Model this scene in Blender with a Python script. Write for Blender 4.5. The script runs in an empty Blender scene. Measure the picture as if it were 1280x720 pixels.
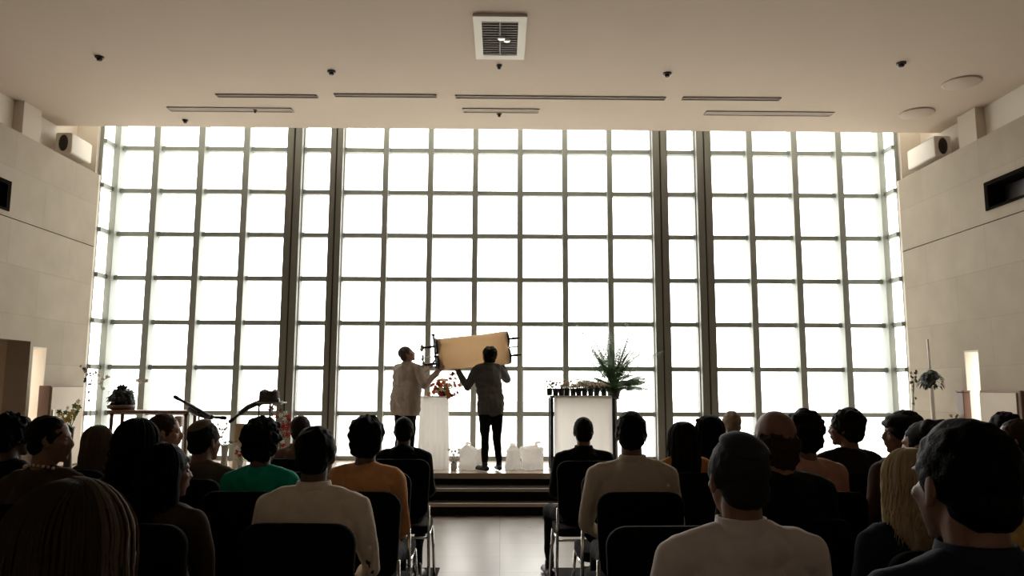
import bpy, math, random
from mathutils import Vector, Matrix, noise
random.seed(7)
PI = math.pi
SC = bpy.context.scene
COL = SC.collection
V = Vector

# ------------------------------------------------------------------ camera and pixel -> place helpers
CAMZ = 1.5
FPX, PITCH, YAW, ROLL = 968.3, .12851, .01418, .0036

def ray(px, py):
    a, b = px - 640, 360 - py
    cr, sr = math.cos(ROLL), math.sin(ROLL)
    X = (a * cr - b * sr) / FPX
    Z = (b * cr + a * sr) / FPX
    c, s = math.cos(PITCH), math.sin(PITCH)
    y1 = c - Z * s
    z = s + Z * c
    cx, sx = math.cos(YAW), math.sin(YAW)
    return V((X * cx + y1 * sx, -X * sx + y1 * cx, z))

def atY(px, py, Y):
    d = ray(px, py); return d * (Y / d.y) + V((0, 0, CAMZ))
def atX(px, py, X):
    d = ray(px, py); return d * (X / d.x) + V((0, 0, CAMZ))
def atZ(px, py, z):
    d = ray(px, py); return d * ((z - CAMZ) / d.z) + V((0, 0, CAMZ))

cam = bpy.data.cameras.new('camera')
cam.sensor_width = 36; cam.lens = FPX / 1280 * 36; cam.clip_start = .05; cam.clip_end = 500
co = bpy.data.objects.new('camera', cam); COL.objects.link(co)
fwd = V((math.sin(YAW) * math.cos(PITCH), math.cos(YAW) * math.cos(PITCH), math.sin(PITCH)))
right = V((math.cos(YAW), -math.sin(YAW), 0))
up = right.cross(fwd)
# roll
r2 = right * math.cos(ROLL) + up * math.sin(ROLL)
u2 = up * math.cos(ROLL) - right * math.sin(ROLL)
M = Matrix((r2, u2, -fwd)).transposed().to_4x4()
M.translation = V((0, 0, CAMZ))
co.matrix_world = M
SC.camera = co

# ------------------------------------------------------------------ materials
MATS = {}
def mat(name, color, rough=.6, var=.06, scale=8, bump=.0, metal=0., spec=.5, bscale=None, sheen=0.):
    if name in MATS: return MATS[name]
    m = bpy.data.materials.new(name); m.use_nodes = True
    nt = m.node_tree; b = nt.nodes['Principled BSDF']
    b.inputs['Roughness'].default_value = rough
    b.inputs['Metallic'].default_value = metal
    b.inputs['Specular IOR Level'].default_value = spec
    if sheen: b.inputs['Sheen Weight'].default_value = sheen
    tc = nt.nodes.new('ShaderNodeTexCoord')
    n = nt.nodes.new('ShaderNodeTexNoise'); n.inputs['Scale'].default_value = scale; n.inputs['Detail'].default_value = 4
    nt.links.new(tc.outputs['Object'], n.inputs['Vector'])
    mx = nt.nodes.new('ShaderNodeMix'); mx.data_type = 'RGBA'
    c = V(color)
    lo = [max(0, x * (1 - var)) for x in c]; hi = [min(1, x * (1 + var)) for x in c]
    mx.inputs[6].default_value = (*lo, 1); mx.inputs[7].default_value = (*hi, 1)
    nt.links.new(n.outputs['Fac'], mx.inputs[0])
    nt.links.new(mx.outputs[2], b.inputs['Base Color'])
    if bump:
        n2 = nt.nodes.new('ShaderNodeTexNoise'); n2.inputs['Scale'].default_value = bscale or scale * 6; n2.inputs['Detail'].default_value = 3
        nt.links.new(tc.outputs['Object'], n2.inputs['Vector'])
        bp = nt.nodes.new('ShaderNodeBump'); bp.inputs['Strength'].default_value = bump; bp.inputs['Distance'].default_value = .01
        nt.links.new(n2.outputs['Fac'], bp.inputs['Height']); nt.links.new(bp.outputs['Normal'], b.inputs['Normal'])
    MATS[name] = m
    return m

def thin(m, fac, tint):
    """thin stuff lets some of the light through"""
    nt = m.node_tree; b = nt.nodes['Principled BSDF']; o = nt.nodes['Material Output']
    t = nt.nodes.new('ShaderNodeBsdfTranslucent'); mx = nt.nodes.new('ShaderNodeMixShader'); mx.inputs[0].default_value = fac
    t.inputs[0].default_value = (*tint, 1)
    nt.links.new(b.outputs[0], mx.inputs[1]); nt.links.new(t.outputs[0], mx.inputs[2]); nt.links.new(mx.outputs[0], o.inputs[0])
    return m

def stone_mat():
    m = bpy.data.materials.new('stone_block'); m.use_nodes = True
    nt = m.node_tree; b = nt.nodes['Principled BSDF']; b.inputs['Roughness'].default_value = .8
    b.inputs['Specular IOR Level'].default_value = .2
    tc = nt.nodes.new('ShaderNodeTexCoord'); sp = nt.nodes.new('ShaderNodeSeparateXYZ'); cb = nt.nodes.new('ShaderNodeCombineXYZ')
    nt.links.new(tc.outputs['Object'], sp.inputs[0])
    nt.links.new(sp.outputs['Y'], cb.inputs['X']); nt.links.new(sp.outputs['Z'], cb.inputs['Y'])
    br = nt.nodes.new('ShaderNodeTexBrick')
    br.inputs['Color1'].default_value = (.44, .375, .30, 1); br.inputs['Color2'].default_value = (.405, .345, .27, 1)
    br.inputs['Mortar'].default_value = (.365, .31, .245, 1)
    br.inputs['Scale'].default_value = 1; br.inputs['Mortar Size'].default_value = .005
    br.inputs['Brick Width'].default_value = 1.35; br.inputs['Row Height'].default_value = .598
    nt.links.new(cb.outputs[0], br.inputs['Vector'])
    n = nt.nodes.new('ShaderNodeTexNoise'); n.inputs['Scale'].default_value = 3; n.inputs['Detail'].default_value = 6
    nt.links.new(tc.outputs['Object'], n.inputs['Vector'])
    mx = nt.nodes.new('ShaderNodeMix'); mx.data_type = 'RGBA'; mx.blend_type = 'MULTIPLY'; mx.inputs[0].default_value = .25
    nt.links.new(br.outputs['Color'], mx.inputs[6]); nt.links.new(n.outputs['Fac'], mx.inputs[7])
    nt.links.new(mx.outputs[2], b.inputs['Base Color'])
    return m

def tile_mat():
    m = bpy.data.materials.new('floor_stone'); m.use_nodes = True
    nt = m.node_tree; b = nt.nodes['Principled BSDF']
    tc = nt.nodes.new('ShaderNodeTexCoord')
    br = nt.nodes.new('ShaderNodeTexBrick'); br.offset = 0
    br.inputs['Color1'].default_value = (.36, .31, .27, 1); br.inputs['Color2'].default_value = (.31, .265, .23, 1)
    br.inputs['Mortar'].default_value = (.16, .13, .11, 1); br.inputs['Scale'].default_value = 1
    br.inputs['Mortar Size'].default_value = .004; br.inputs['Brick Width'].default_value = .9; br.inputs['Row Height'].default_value = .6
    nt.links.new(tc.outputs['Object'], br.inputs['Vector'])
    n = nt.nodes.new('ShaderNodeTexNoise'); n.inputs['Scale'].default_value = 5; n.inputs['Detail'].default_value = 6
    nt.links.new(tc.outputs['Object'], n.inputs['Vector'])
    mx = nt.nodes.new('ShaderNodeMix'); mx.data_type = 'RGBA'; mx.blend_type = 'MULTIPLY'; mx.inputs[0].default_value = .35
    nt.links.new(br.outputs['Color'], mx.inputs[6]); nt.links.new(n.outputs['Fac'], mx.inputs[7])
    nt.links.new(mx.outputs[2], b.inputs['Base Color'])
    mr = nt.nodes.new('ShaderNodeMapRange'); mr.inputs['To Min'].default_value = .22; mr.inputs['To Max'].default_value = .42
    nt.links.new(n.outputs['Fac'], mr.inputs['Value']); nt.links.new(mr.outputs[0], b.inputs['Roughness'])
    return m

def glass_mat():
    m = bpy.data.materials.new('clear_glass'); m.use_nodes = True
    nt = m.node_tree; nt.nodes.clear()
    o = nt.nodes.new('ShaderNodeOutputMaterial'); t = nt.nodes.new('ShaderNodeBsdfTransparent'); g = nt.nodes.new('ShaderNodeBsdfGlossy')
    t.inputs[0].default_value = (.97, .98, .97, 1); g.inputs['Roughness'].default_value = .05
    n = nt.nodes.new('ShaderNodeTexNoise'); n.inputs['Scale'].default_value = 2
    bp = nt.nodes.new('ShaderNodeBump'); bp.inputs['Strength'].default_value = .02
    nt.links.new(n.outputs['Fac'], bp.inputs['Height']); nt.links.new(bp.outputs[0], g.inputs['Normal'])
    f = nt.nodes.new('ShaderNodeFresnel'); f.inputs[0].default_value = 1.3
    mx = nt.nodes.new('ShaderNodeMixShader')
    ge = nt.nodes.new('ShaderNodeNewGeometry'); iv = nt.nodes.new('ShaderNodeMath'); iv.operation = 'SUBTRACT'; iv.inputs[0].default_value = 1
    ml = nt.nodes.new('ShaderNodeMath'); ml.operation = 'MULTIPLY'
    nt.links.new(ge.outputs['Backfacing'], iv.inputs[1]); nt.links.new(iv.outputs[0], ml.inputs[0]); nt.links.new(f.outputs[0], ml.inputs[1])
    nt.links.new(ml.outputs[0], mx.inputs[0]); nt.links.new(t.outputs[0], mx.inputs[1]); nt.links.new(g.outputs[0], mx.inputs[2])
    nt.links.new(mx.outputs[0], o.inputs[0])
    return m

STONE = stone_mat(); TILE = tile_mat(); GLASS = glass_mat()
CEIL = mat('ceiling_plaster', (.66, .555, .465), .9, .03, 2, .05, spec=.1)
WHITE = mat('white_plaster', (.78, .72, .64), .9, .03, 3, .05, spec=.1)
REARWALL = mat('rear_wall_lightened', (.55, .47, .39), .95, .05, 3, .05, spec=.1)  # unseen rear wall, colour raised to bounce fill onto shirt backs
METALW = mat('window_metal', (.31, .335, .31), .5, .04, 5, .03, spec=.3)
BRONZE = mat('column_metal', (.19, .19, .17), .5, .05, 5, .03, spec=.3)
GAP = mat('dark_gap', (.03, .022, .018), .8, .1, 5)
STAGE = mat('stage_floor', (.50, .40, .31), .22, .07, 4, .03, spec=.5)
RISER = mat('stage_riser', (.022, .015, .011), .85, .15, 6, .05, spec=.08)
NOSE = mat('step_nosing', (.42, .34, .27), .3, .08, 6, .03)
CHROME = mat('chrome', (.75, .73, .70), .18, .03, 10, 0, metal=1)
CHAIRF = mat('chair_fabric', (.005, .0045, .0045), .9, .2, 60, .1, spec=.1)
BLACKM = mat('black_metal', (.012, .011, .010), .4, .1, 20, .03, spec=.4)
BLACKP = mat('black_plastic', (.010, .010, .010), .5, .1, 20, .03, spec=.3)
CLOTHW = mat('white_cloth', (.84, .82, .79), .9, .03, 14, .08, spec=.1)
WOODD = mat('dark_wood', (.09, .045, .025), .45, .2, 9, .1)
WOODM = mat('brown_wood', (.17, .08, .05), .4, .2, 9, .1)
PARCH = mat('parchment', (.68, .52, .35), .75, .1, 9, .1, spec=.2)
thin(PARCH, .45, (.85, .70, .52)); thin(CLOTHW, .62, (.95, .93, .91))
SILVER = mat('tarnished_silver', (.28, .27, .25), .35, .1, 20, .05, metal=.9)
LEAF = mat('leaf_green', (.08, .17, .05), .5, .35, 30, .03)
DARKLEAF = mat('leaf_dark', (.012, .016, .010), .6, .3, 30, .03)
SKIN = [mat('skin_light', (.42, .24, .17), .55, .06, 20, .03, spec=.35),
        mat('skin_tan', (.22, .11, .07), .55, .06, 20, .03, spec=.35),
        mat('skin_dark', (.085, .045, .03), .5, .06, 20, .03, spec=.35)]

# ------------------------------------------------------------------ mesh building
class MB:
    def __init__(s): s.v = []; s.f = []
    def add(s, vf):
        k = len(s.v); s.v += [tuple(p) for p in vf[0]]; s.f += [tuple(i + k for i in q) for q in vf[1]]; return s
    def box(s, a, b): return s.add(box(a, b))
    def build(s, name, m, parent=None, smooth=False, loc=None):
        return link(name, s.v, s.f, m, parent, smooth, loc)

def link(name, vs, fs, m, parent=None, smooth=False, loc=None):
    me = bpy.data.meshes.new(name); me.from_pydata([tuple(p) for p in vs], [], fs); me.update()
    if smooth: me.polygons.foreach_set('use_smooth', [True] * len(me.polygons))
    me.materials.append(m)
    o = bpy.data.objects.new(name, me); COL.objects.link(o)
    if parent is not None: o.parent = parent
    if loc is not None: o.location = loc
    return o

def tag(o, label=None, cat=None, group=None, kind=None):
    if label: o['label'] = label
    if cat: o['category'] = cat
    if group: o['group'] = group
    if kind: o['kind'] = kind
    return o

def empty(name, loc=(0, 0, 0), rz=0):
    o = bpy.data.objects.new(name, None); COL.objects.link(o); o.location = loc; o.rotation_euler = (0, 0, rz)
    o.empty_display_size = .1
    return o

def box(a, b):
    x0, y0, z0 = [min(a[i], b[i]) for i in range(3)]; x1, y1, z1 = [max(a[i], b[i]) for i in range(3)]
    v = [(x0, y0, z0), (x1, y0, z0), (x1, y1, z0), (x0, y1, z0), (x0, y0, z1), (x1, y0, z1), (x1, y1, z1), (x0, y1, z1)]
    f = [(0, 3, 2, 1), (4, 5, 6, 7), (0, 1, 5, 4), (1, 2, 6, 5), (2, 3, 7, 6), (3, 0, 4, 7)]
    return v, f

def ellipsoid(c, r, rot=None, n=14, m=9):
    vs = []; fs = []
    c = V(c)
    vs.append(V((0, 0, r[2])))
    for i in range(1, m):
        t = PI * i / m
        for j in range(n):
            a = 2 * PI * j / n
            vs.append(V((r[0] * math.sin(t) * math.cos(a), r[1] * math.sin(t) * math.sin(a), r[2] * math.cos(t))))
    vs.append(V((0, 0, -r[2])))
    for j in range(n): fs.append((0, 1 + j, 1 + (j + 1) % n))
    for i in range(m - 2):
        for j in range(n):
            a = 1 + i * n + j; b = 1 + i * n + (j + 1) % n
            fs.append((a, a + n, b + n, b))
    l = len(vs) - 1; k = 1 + (m - 2) * n
    for j in range(n): fs.append((l, k + (j + 1) % n, k + j))
    if rot is not None: vs = [rot @ v for v in vs]
    return [v + c for v in vs], fs

def frame_z(d):
    d = V(d).normalized()
    q = V((0, 0, 1)).rotation_difference(d)
    return q.to_matrix()

def capsule(a, b, ra, rb, n=12, flat=1., side=None):
    """tapered capsule from a to b; flat scales the thickness perpendicular to 'side'"""
    a, b = V(a), V(b); d = b - a; L = d.length
    if L < 1e-6: return ellipsoid(a, (ra, ra, ra))
    z = d / L
    if side is None: R = frame_z(d); x, y = R.col[0], R.col[1]
    else:
        x = V(side) - z * z.dot(V(side)); x.normalize(); y = z.cross(x)
    prof = []
    for i in range(1, 5): t = PI / 2 * i / 4; prof.append((ra * math.sin(t), -ra * math.cos(t)))
    for i in range(0, 4): t = PI / 2 * i / 4; prof.append((rb * math.cos(t), L + rb * math.sin(t)))
    vs = [a - z * ra]; fs = []
    for r, h in prof:
        for j in range(n):
            an = 2 * PI * j / n
            vs.append(a + z * h + x * (r * math.cos(an)) + y * (r * flat * math.sin(an)))
    vs.append(b + z * rb)
    for j in range(n): fs.append((0, 1 + (j + 1) % n, 1 + j))
    for i in range(len(prof) - 1):
        for j in range(n):
            p = 1 + i * n + j; q = 1 + i * n + (j + 1) % n
            fs.append((p, q, q + n, p + n))
    l = len(vs) - 1; k = 1 + (len(prof) - 1) * n
    for j in range(n): fs.append((l, k + j, k + (j + 1) % n))
    return vs, fs

def cyl(a, b, ra, rb=None, n=16):
    if rb is None: rb = ra
    a, b = V(a), V(b); R = frame_z(b - a); x, y = R.col[0], R.col[1]
    vs = [a + x * (ra * math.cos(2 * PI * j / n)) + y * (ra * math.sin(2 * PI * j / n)) for j in range(n)]
    vs += [b + x * (rb * math.cos(2 * PI * j / n)) + y * (rb * math.sin(2 * PI * j / n)) for j in range(n)]
    fs = [(j, (j + 1) % n, n + (j + 1) % n, n + j) for j in range(n)] + [tuple(reversed(range(n))), tuple(range(n, 2 * n))]
    return vs, fs

def tube(pts, r, n=6):
    """closed-end tube along points; r scalar or list"""
    pts = [V(p) for p in pts]; k = len(pts); rs = r if isinstance(r, (list, tuple)) else [r] * k
    vs = []; fs = []
    t0 = (pts[1] - pts[0]).normalized(); x = frame_z(t0).col[0].copy()
    for i in range(k):
        t = (pts[min(i + 1, k - 1)] - pts[max(i - 1, 0)])
        if t.length < 1e-9: t = t0
        t = t.normalized(); x = (x - t * t.dot(x))
        if x.length < 1e-6: x = frame_z(t).col[0].copy()
        x.normalize(); y = t.cross(x)
        for j in range(n):
            a = 2 * PI * j / n; vs.append(pts[i] + (x * math.cos(a) + y * math.sin(a)) * rs[i])
    for i in range(k - 1):
        for j in range(n):
            fs.append((i * n + j, i * n + (j + 1) % n, (i + 1) * n + (j + 1) % n, (i + 1) * n + j))
    fs.append(tuple(reversed(range(n)))); fs.append(tuple(range((k - 1) * n, k * n)))
    return vs, fs

def lathe(prof, c=(0, 0, 0), n=20):
    c = V(c); vs = []; fs = []
    for r, z in prof:
        for j in range(n): a = 2 * PI * j / n; vs.append(c + V((max(r, 1e-4) * math.cos(a), max(r, 1e-4) * math.sin(a), z)))
    for i in range(len(prof) - 1):
        for j in range(n):
            fs.append((i * n + j, i * n + (j + 1) % n, (i + 1) * n + (j + 1) % n, (i + 1) * n + j))
    fs.append(tuple(reversed(range(n)))); fs.append(tuple(range((len(prof) - 1) * n, len(prof) * n)))
    return vs, fs

def rbox(a, b, r, seg=3, axis=2, rtop=None):
    """box with rounded outline seen along 'axis' and softened rims"""
    lo = [min(a[i], b[i]) for i in range(3)]; hi = [max(a[i], b[i]) for i in range(3)]
    u, v = [i for i in range(3) if i != axis]
    cu, cv = (lo[u] + hi[u]) / 2, (lo[v] + hi[v]) / 2; hu, hv = (hi[u] - lo[u]) / 2, (hi[v] - lo[v]) / 2
    def outline(inset):
        pts = []
        for qi, (su, sv) in enumerate(((1, 1), (-1, 1), (-1, -1), (1, -1))):
            for k in range(seg + 1):
                t = PI / 2 * (qi + k / seg)
                rr = max(r - inset, .0005)
                pts.append((cu + su * (hu - r) + rr * math.cos(t), cv + sv * (hv - r) + rr * math.sin(t)))
        return pts
    e = min(.012, (hi[axis] - lo[axis]) * .3)
    rings = [(e, lo[axis]), (e * .3, lo[axis] + e * .3), (0, lo[axis] + e), (0, hi[axis] - e), (e * .3, hi[axis] - e * .3), (e, hi[axis])]
    vs = []; fs = []
    for ins, h in rings:
        for p in outline(ins):
            q = [0, 0, 0]; q[u], q[v], q[axis] = p[0], p[1], h; vs.append(V(q))
    n = 4 * (seg + 1)
    for i in range(len(rings) - 1):
        for j in range(n): fs.append((i * n + j, i * n + (j + 1) % n, (i + 1) * n + (j + 1) % n, (i + 1) * n + j))
    fs.append(tuple(reversed(range(n)))); fs.append(tuple(range((len(rings) - 1) * n, len(rings) * n)))
    return vs, fs

def xf(vf, mtx): return [mtx @ V(p) for p in vf[0]], vf[1]

def remesh(prims, voxel=.012, smooth=3, factor=.5):
    mb = MB()
    for p in prims: mb.add(p)
    me = bpy.data.meshes.new('tmp'); me.from_pydata(mb.v, [], mb.f); me.update()
    o = bpy.data.objects.new('tmp', me); COL.objects.link(o)
    r = o.modifiers.new('r', 'REMESH'); r.mode = 'VOXEL'; r.voxel_size = voxel
    if smooth:
        s = o.modifiers.new('s', 'SMOOTH'); s.factor = factor; s.iterations = smooth
    dg = bpy.context.evaluated_depsgraph_get(); dg.update()
    e = o.evaluated_get(dg).data
    vs = [v.co.copy() for v in e.vertices]; fs = [tuple(p.vertices) for p in e.polygons]
    bpy.data.objects.remove(o); bpy.data.meshes.remove(me)
    return vs, fs

def normals(vs, fs):
    N = [V((0, 0, 0)) for _ in vs]
    for f in fs:
        n = (vs[f[1]] - vs[f[0]]).cross(vs[f[2]] - vs[f[0]])
        for i in f: N[i] += n
    return [n.normalized() if n.length > 0 else n for n in N]

def displace(vf, amp, freq, seed=0, stretch=(1, 1, 1)):
    vs, fs = vf; N = normals(vs, fs); off = V((seed * 3.1, seed * 1.7, seed * 5.3)); out = []
    for v, n in zip(vs, N):
        q = V((v.x * stretch[0], v.y * stretch[1], v.z * stretch[2])) * freq + off
        out.append(v + n * (noise.noise(q) * amp))
    return out, fs

# ------------------------------------------------------------------ the room
W = 6.05          # inner face of the stone side walls
WU = 6.42         # set-back upper walls
ZL = 4.66         # top of the stone walls (ledge)
ZC = 5.23         # ceiling
YW = 11.9         # glazing plane
ZS = .42          # stage floor
YB = -3.2         # rear wall

def struct(name, mb, m, parent=None, smooth=False):
    o = mb.build(name, m, parent, smooth)
    if parent is None: o['kind'] = 'structure'
    return o

def wall_cells(x0, x1, ys, zs, holes):
    """solid wall between x0 and x1 made of cells, leaving the holes (y0,y1,z0,z1) open"""
    Y = sorted(set(ys + [h[0] for h in holes] + [h[1] for h in holes])); Z = sorted(set(zs + [h[2] for h in holes] + [h[3] for h in holes]))
    mb = MB()
    for i in range(len(Y) - 1):
        run = None
        for j in range(len(Z) - 1):
            cy, cz = (Y[i] + Y[i + 1]) / 2, (Z[j] + Z[j + 1]) / 2
            if any(h[0] < cy < h[1] and h[2] < cz < h[3] for h in holes):
                if run: mb.box((x0, Y[i], run[0]), (x1, Y[i + 1], run[1])); run = None
                continue
            run = (Z[j], Z[j + 1]) if run is None else (run[0], Z[j + 1])
        if run: mb.box((x0, Y[i], run[0]), (x1, Y[i + 1], run[1]))
    return mb

YE = 11.42  # where the stone walls stop
f = MB().box((-8, YB, -.1), (8, 12.2, 0)); struct('floor', f, TILE)
DARKENER = mat('floor_darkener', (.018, .015, .014), .95, .2, 120, .3, spec=.05)  # dark sheet added under the rows: shade beneath chairs, less bounced light
for nm, x0, x1 in (('floor_darkener_left', -W, -.50), ('floor_darkener_right', .40, W)): struct(nm, MB().box((x0, YB, 0), (x1, 6.75, .006)), DARKENER)

# left: dark opening high up, alcove below, slit window
lnear = atX(12, 240, -W); l_open = (lnear.y - 1.6, lnear.y, atX(4, 260, -W).z - .02, atX(10, 226, -W).z)
rfar = atX(1232, 240, W); r_open = (rfar.y - 1.7, rfar.y, atX(1236, 263, W).z, atX(1236, 227, W).z)
JZ = 3.56
slitL = (atX(41, 440, -W).y, atX(58, 440, -W).y, .9, atX(50, 434, -W).z)
slitR = (atX(1223, 440, W).y, atX(1205, 440, W).y, .7, atX(1214, 438, W).z)
alc = (8.1, slitL[0] - .06, 0, atX(20, 425, -W).z)
hl = [l_open, slitL, alc]
hr = [r_open, slitR]
def with_joint(x0, x1, xj, holes, name):
    o = struct(name, wall_cells(x0, x1, [YB, YE], [0, JZ - .007], [h for h in holes if h[3] < JZ]), STONE)
    top = wall_cells(x0, x1, [YB, YE], [JZ + .007, ZL], [h for h in holes if h[2] > JZ]).build('upper_course', STONE, o)
    j = MB().box((xj, YB, JZ - .007), (x1, YE, JZ + .007)).build('joint', mat('stone_joint', (.2, .165, .13), .9, .05, 5, spec=.05), o)
    return o
WALLL = with_joint(-W, -W - .3, -W - .03, hl, 'wall_left')
WALLR = with_joint(W, W + .3, W + .03, hr, 'wall_right')
# alcove niche behind the left wall
m = MB(); y0, y1, z0, z1 = alc
m.box((-W - .85, y0 - .05, 0), (-W - .75, y1 + .05, z1 + .1)); m.box((-W - .75, y1, 0), (-W - .3, y1 + .05, z1 + .1)); m.box((-W - .75, y0 - .05, 0), (-W - .3, y0, z1 + .1)); m.box((-W - .75, y0 - .05, z1), (-W - .3, y1 + .05, z1 + .1))
struct('wall_alcove', m, mat('alcove_plaster', (.60, .47, .36), .8, .08, 3, .05))
# curved head of the alcove
m = MB(); n = 12; arc = []
for i in range(n + 1):
    t = PI / 2 * i / n; arc.append((y0 + 1.1 * (1 - math.sin(t)), z1 - .35 * (1 - math.cos(t))))
vs = [V((x, y, z)) for x in (-W - .02, -W - .3) for y, z in arc + [(y0, z1)]]
k = n + 2; fs = [tuple(range(k)), tuple(reversed(range(k, 2 * k)))] + [(i, k + i, k + (i + 1) % k, (i + 1) % k) for i in range(k)]
m.add((vs, fs)); struct('trim_1', m, STONE)

def opening_box(name, x, h, s):
    """a dark booth window recessed in the side wall"""
    t = MB(); y0, y1, z0, z1 = h; d = .32 * s
    t.box((x, y1 - .07, z0), (x + d, y1, z1)); t.box((x, y0, z0), (x + d, y0 + .07, z1)); t.box((x, y0 + .07, z1 - .05), (x + d, y1 - .07, z1)); t.box((x, y0 + .07, z0), (x + d, y1 - .07, z0 + .03))
    o = struct(name, t, mat('booth_frame', (.012, .010, .009), .95, .1, 5, 0, spec=0))
    MB().box((x + .22 * s, y0 + .07, z0 + .03), (x + .24 * s, y1 - .07, z1 - .05)).build('glass', mat('dark_glass', (.05, .04, .037), .5, .1, 4), o)
    return o
opening_box('window_1', -W + .02, l_open, -1); opening_box('window_2', W - .02, r_open, 1)

def slit(name, x, h, s):
    y0, y1, z0, z1 = h; t = MB()
    for a, b in (((x, y1 - .015, z0), (x + .3 * s, y1, z1)), ((x, y0, z0), (x + .3 * s, y0 + .015, z1)), ((x, y0, z1 - .02), (x + .3 * s, y1, z1)), ((x, y0, z0), (x + .3 * s, y1, z0 + .02))): t.box(a, b)
    o = struct(name, t, WHITE)
    MB().box((x + .25 * s, y0 + .015, z0 + .02), (x + .26 * s, y1 - .015, z1 - .02)).build('glass', GLASS, o)
slit('window_3', -W, slitL, -1); slit('window_4', W, slitR, 1)

# upper set-back walls, ledges and end returns
for s, nm in ((-1, 'wall_left_upper'), (1, 'wall_right_upper')):
    m = MB(); m.box((s * WU, YB, ZL - .3), (s * (WU + .2), YE, 6.75)); m.box((s * (W + .3), YB, ZL - .3), (s * WU, YE, ZL)); m.box((s * (W + .05), YE - .02, ZL), (s * (WU + .2), YE + .06, 6.75)); m.box((s * W, YE, 0), (s * (WU + .2), YE + .05, ZL))
    struct(nm, m, WHITE)
YCE = atY(640, 162, 10.8).y
yc = (ZC - CAMZ) / ray(640, 162).z * ray(640, 162).y
m = MB().box((-WU - .2, 6.7, ZC), (WU + .2, yc, ZC + .25)); struct('ceiling', m, CEIL)
m = MB().box((-WU - .2, YB, ZC), (WU + .2, 6.7, ZC + .25)); struct('ceiling_rear_unseen', m, mat('ceiling_rear_darkened', (.22, .18, .15), .95, .1, 40, .2, spec=.05))  # unseen rear ceiling, coloured dark to cut light bounced forward
m = MB(); m.box((-WU - .2, yc - .02, ZC + .25), (WU + .2, yc, 6.75)); m.box((-WU - .2, yc - .02, 6.75), (WU + .2, 12.1, 6.9)); struct('ceiling_slot', m, WHITE)
m = MB().box((-8, YB - .2, 0), (8, YB, 6)); struct('wall_back_unseen', m, REARWALL)
for s, nm in ((-1, 'wall_left_lower'), (1, 'wall_right_lower')):
    pass

# ---- stage and steps
ysf = 10.13
m = MB().box((-WU, ysf, ZS - .07), (WU, YW - .06, ZS)); struct('floor_stage', m, STAGE)
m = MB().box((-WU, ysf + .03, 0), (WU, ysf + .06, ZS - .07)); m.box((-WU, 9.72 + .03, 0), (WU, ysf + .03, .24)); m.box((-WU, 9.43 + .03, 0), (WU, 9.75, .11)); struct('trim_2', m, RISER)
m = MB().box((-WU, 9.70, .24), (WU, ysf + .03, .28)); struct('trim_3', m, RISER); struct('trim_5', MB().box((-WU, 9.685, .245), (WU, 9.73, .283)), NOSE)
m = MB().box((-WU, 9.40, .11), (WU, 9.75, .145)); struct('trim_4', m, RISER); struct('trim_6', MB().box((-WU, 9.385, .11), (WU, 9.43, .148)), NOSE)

# ---- glazing
ZT = [5.207 + i * .6825 for i in (1,)] + [5.207 - i * .6825 for i in range(7)]   # transom heights
ZTOP = 6.7
def xs_at(y, *px): return [atY(p, y, YW).x for p in px]
pane_n = [0]
def bay(name, x0, x1, verts, hw=.048):
    m = MB()
    for x in verts:
        m.box((x - hw, YW - .15, ZS), (x + hw, YW + .05, ZTOP))
    for z in ZT + [ZS + .03, ZTOP - .03]:
        if z > ZTOP: continue
        m.box((x0, YW - .06, z - .034), (x1, YW + .05, z + .034))
    o = struct(name, m, METALW)
    MB().box((x0, YW - .005, ZS), (x1, YW + .005, ZTOP)).build('glass', GLASS, o)
    return o
XA, XB, XC, XD = xs_at(348, 366.5, 419.5, 824.5, 879.5)
cw = .115
LV = [atY(p, 347, YW).x for p in (191, 247.5, 304.5)]
RV = [atY(p, 350, YW).x for p in (939, 995.5, 1051.5)]
CV = [atY(p, 405, YW).x for p in (479, 536, 592.5, 649.4, 706.3, 763)]
CV = [-.06 + (k - 2.5) * .6985 for k in range(6)]
bay('window_5', -W, XA - cw, [-W + .07] + LV)
bay('window_6', XA + cw, XB - cw + .02, [])
bay('window_7', XB + cw - .02, XC - cw, CV, .042)
bay('window_8', XC + cw, XD - cw, [])
bay('window_9', XD + cw, W, RV + [W - .07])
for i, (x, w, mt) in enumerate(((XA, .115, BRONZE), (XB, .095, BRONZE), (XC, .115, BRONZE), (XD, .115, BRONZE))):
    m = MB(); g = .012
    m.box((x - w, YW - .22, ZS), (x - g, YW + .08, ZTOP)); m.box((x + g, YW - .22, ZS), (x + w, YW + .08, ZTOP))
    m.box((x - w - .012, YW - .1, ZS), (x - w, YW + .05, ZTOP)); m.box((x + w, YW - .1, ZS), (x + w + .012, YW + .05, ZTOP))
    o = struct('column', m, mt)
    MB().box((x - g, YW - .2, ZS), (x + g, YW + .05, ZTOP)).build('joint', GAP, o)
# corner returns
for s, nm in ((-1, 'window_10'), (1, 'window_11')):
    m = MB()
    for z in ZT + [ZS + .03]:
        if z > ZTOP: continue
        m.box((s * (W + .04), YE + .06, z - .034), (s * (W - .05), YW - .06, z + .034))
    m.box((s * (W + .05), YE + .05, ZS), (s * (W - .002), YE + .08, ZTOP))
    o = struct(nm, m, METALW)
    MB().box((s * W - .005, YE + .1, ZS), (s * W + .005, YW, ZTOP)).build('glass', GLASS, o)
# ground outside
m = MB().box((-60, 12.2, -.3), (60, 90, -.05)); g = struct('ground', m, mat('pale_terrace', (.66, .64, .60), .9, .05, 1, .05))

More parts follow.
